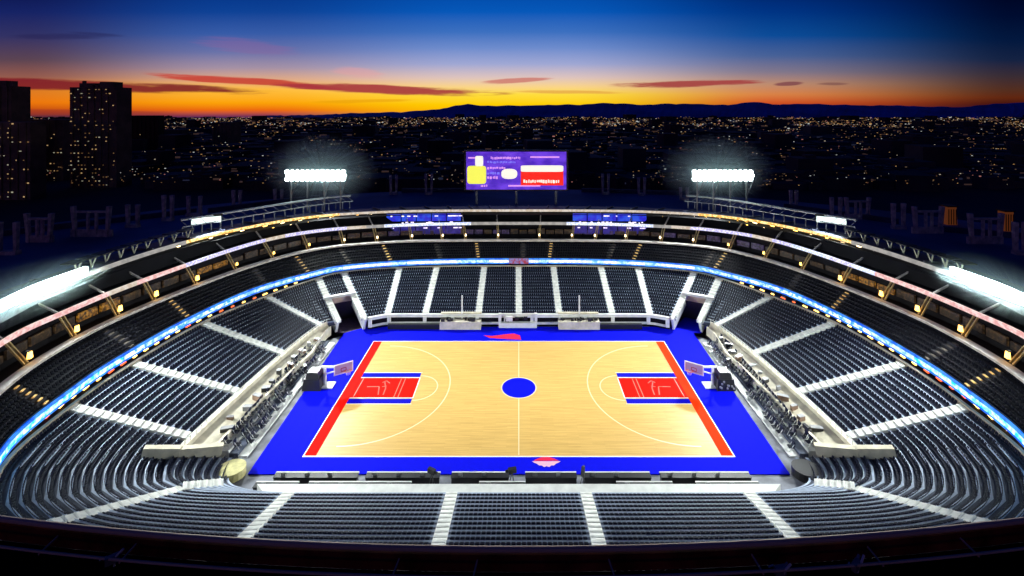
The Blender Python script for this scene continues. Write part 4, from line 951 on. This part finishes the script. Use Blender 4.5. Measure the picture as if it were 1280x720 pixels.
# ------------------------------------------------------------------ towers on the left
WIN = [em_('window_warm', (1.0, .66, .28), .5), em_('window_pale', (.85, .85, .6), .42), em_('window_dim', (.6, .33, .12), .3)]
M_tow = mat('tower_cladding', (.30, .19, .14), .8, var=.4, scale=.2)
def tower(name, label, cx, cy, w, d, h, nwin, roofbits=True, m=M_tow, wsz=.55):
    o = empty(name, (cx, cy, -12), label=label, cat='building')
    b = MB(); b.box((0, 0, h / 2), (w, d, h))
    for k in range(int(w / 3)): b.box((-w / 2 + 1.5 + k * 3, -d / 2 - .2, h / 2), (.35, .4, h - .6))
    for k in range(int(h / 3.4)): b.box((0, -d / 2 - .1, 3.4 * (k + 1)), (w, .2, .18))
    b.build('tower_body', m, o)
    if roofbits:
        b = MB(); b.box((-w * .2, 0, h + .9), (w * .34, d * .6, 1.8)); b.box((w * .22, 0, h + 1.2), (w * .3, d * .6, 2.4)); b.box((-w * .02, -d * .2, h + .5), (w * .1, d * .2, 1.0))
        for k in range(7): b.box((random.uniform(-.45, .45) * w, random.uniform(-.3, .1) * d, h + .4 + (k % 3) * .5), (random.uniform(.5, 1.6), 1, .9 + (k % 3)))
        b.build('roof_plant', m, o)
    cells = set()
    while len(cells) < nwin: cells.add((random.randrange(int(w / 1.5)), random.randrange(int(h / 1.7))))
    src = {}
    for (i, j) in cells:
        mm = random.choice((0, 0, 1, 2, 2))
        if mm not in src:
            b = MB(); b.box((0, 0, 0), (wsz, .06, wsz * .62)); wd = b.build('window', WIN[mm], o); src[mm] = wd
        else: wd = src[mm].copy(); COL.objects.link(wd); wd.parent = o
        wd.location = (-w / 2 + .75 + 1.5 * i + random.uniform(-.25, .25), -d / 2 - .05, 1.2 + 1.7 * j); wd.scale = (random.uniform(.6, 1.5), 1, random.uniform(.6, 1.3))
    return o
tower('apartment_tower', 'tall dark tower with scattered yellow windows standing against the orange sky', -182, 167, 20, 8, 43, 99, wsz=.5)
tower('apartment_tower', 'dark tower cut by the left edge of the photo against the orange sky', -232, 167, 30, 8, 43.5, 45, wsz=.5)
tower('office_block', 'low dark block with lit windows between the two towers', -226, 186, 26, 8, 28.5, 40, False)
tower('office_block', 'plain reddish-brown block to the right of the tall tower', -260, 292, 19, 6, 28, 3, False, mat('red_brown_cladding', (.05, .014, .016), .8, var=.2, scale=.1))
tower('office_block', 'wide low dark block in front of the left edge tower', -194, 140, 24, 6, 29, 60, False)
tower('office_block', 'small dark block just right of the reddish block', -228, 330, 14, 14, 22, 4, False)

# ------------------------------------------------------------------ the city: one mass of roofs and lights
b = MB(); lt = MB(); nB = 0
for q in range(3800):
    py = 149 + 86 * random.random() ** 1.6; dd = 591 * 35.4 / (py - 131)
    px = random.uniform(-120, 1400); Y = dd + CAMY; X = (px - 648.5) * dd / 591
    if math.hypot(X / 96, Y / 76) < 1.12: continue
    if -250 < X < -165 and 130 < Y < 195: continue
    w = min(22, random.uniform(5, 14) * (1 + dd / 900)); d = w * random.uniform(.6, 1.2); h = random.uniform(2, 7) * (1 + (random.random() < .05) * 1.2)
    rz = random.choice((0, .3, -.2, .15)); b.box((X, Y, -12 + h / 2), (w, d, h), rz)
    if random.random() < .3: b.box((X, Y, -12 + h + .6), (w * .3, d * .3, 1.2), rz)
def light(X, Y, Z_, s, mi): lt.box((X, Y, Z_), (s * random.uniform(.8, 2.0), s * .5, s * .7), 0, mi)
for q in range(17000):
    t = random.random()
    py = 148.5 + (12 * random.random() if t < .42 else 86 * random.random() ** 1.35); dd = 591 * 32.5 / (py - 131); px = random.uniform(-100, 1380)
    # clusters
    cl = .5 + .5 * math.sin(px * .037 + 1.3 * math.sin(py * .21)) * math.cos(py * .33 + px * .011)
    if random.random() > .06 + .94 * cl ** 1.6: continue
    Y = dd + CAMY; X = (px - 648.5) * dd / 591
    if math.hypot(X / 96, Y / 76) < 1.12: continue
    light(X, Y, -12 + random.uniform(3, 8), dd / 591 * random.uniform(.4, 1.05) * (1.7 if random.random() < .06 else 1), random.choice((0, 0, 1, 2, 2, 2, 3, 3, 3, 3, 4, 5)))
# broad dim glowing patches added to lift the city's tone
for q in range(1500):
    py = 149 + 84 * random.random() ** 1.5; dd = 591 * 33 / (py - 131); px = random.uniform(-100, 1380); Y = dd + CAMY; X = (px - 648.5) * dd / 591
    if math.hypot(X / 96, Y / 76) < 1.12 or (X < -160 and Y < 200): continue
    lt.box((X, Y, -12 + random.uniform(2, 6)), (dd / 591 * random.uniform(2, 9), .6, dd / 591 * random.uniform(.8, 2.2)), 0, random.choice((6, 6, 7)))
# brighter street rows
for q in range(34):
    py = random.choice((150, 153, 157, 162, 170, 178, 186, 195, 203, 210)) + random.uniform(-2, 2); px0 = random.uniform(-40, 1300); L_ = random.uniform(15, 70)
    for k in range(int(L_ / 3.2)):
        px = px0 + k * 3.2 + random.uniform(-.8, .8); dd = 591 * 31.5 / (py - 131); light((px - 648.5) * dd / 591, dd + CAMY, -8 + random.uniform(-.5, .5), dd / 591 * .8, random.choice((0, 1, 2)))
tag(b.build('distant_city', mat('city_roofs', (.075, .06, .07), .9, var=.6, scale=.03)), 'dark mass of low city roofs spreading to the hills', 'city', kind='stuff')
CL = [em_('city_amber', (1.0, .55, .18), .5), em_('city_pale', (1.0, .85, .6), .5), em_('city_brown', (.55, .28, .10), .4), em_('city_dim', (.3, .2, .12), .35), em_('city_white', (.8, .85, .8), .65), em_('city_pink', (.8, .3, .25), .5), em_('glow_patch_brown', (.10, .055, .045), .35), em_('glow_patch_blue', (.03, .035, .075), .4)]
tag(lt.build('city_lights', CL), 'myriad of small amber city lights spread to the foot of the hills', 'lights', kind='stuff')
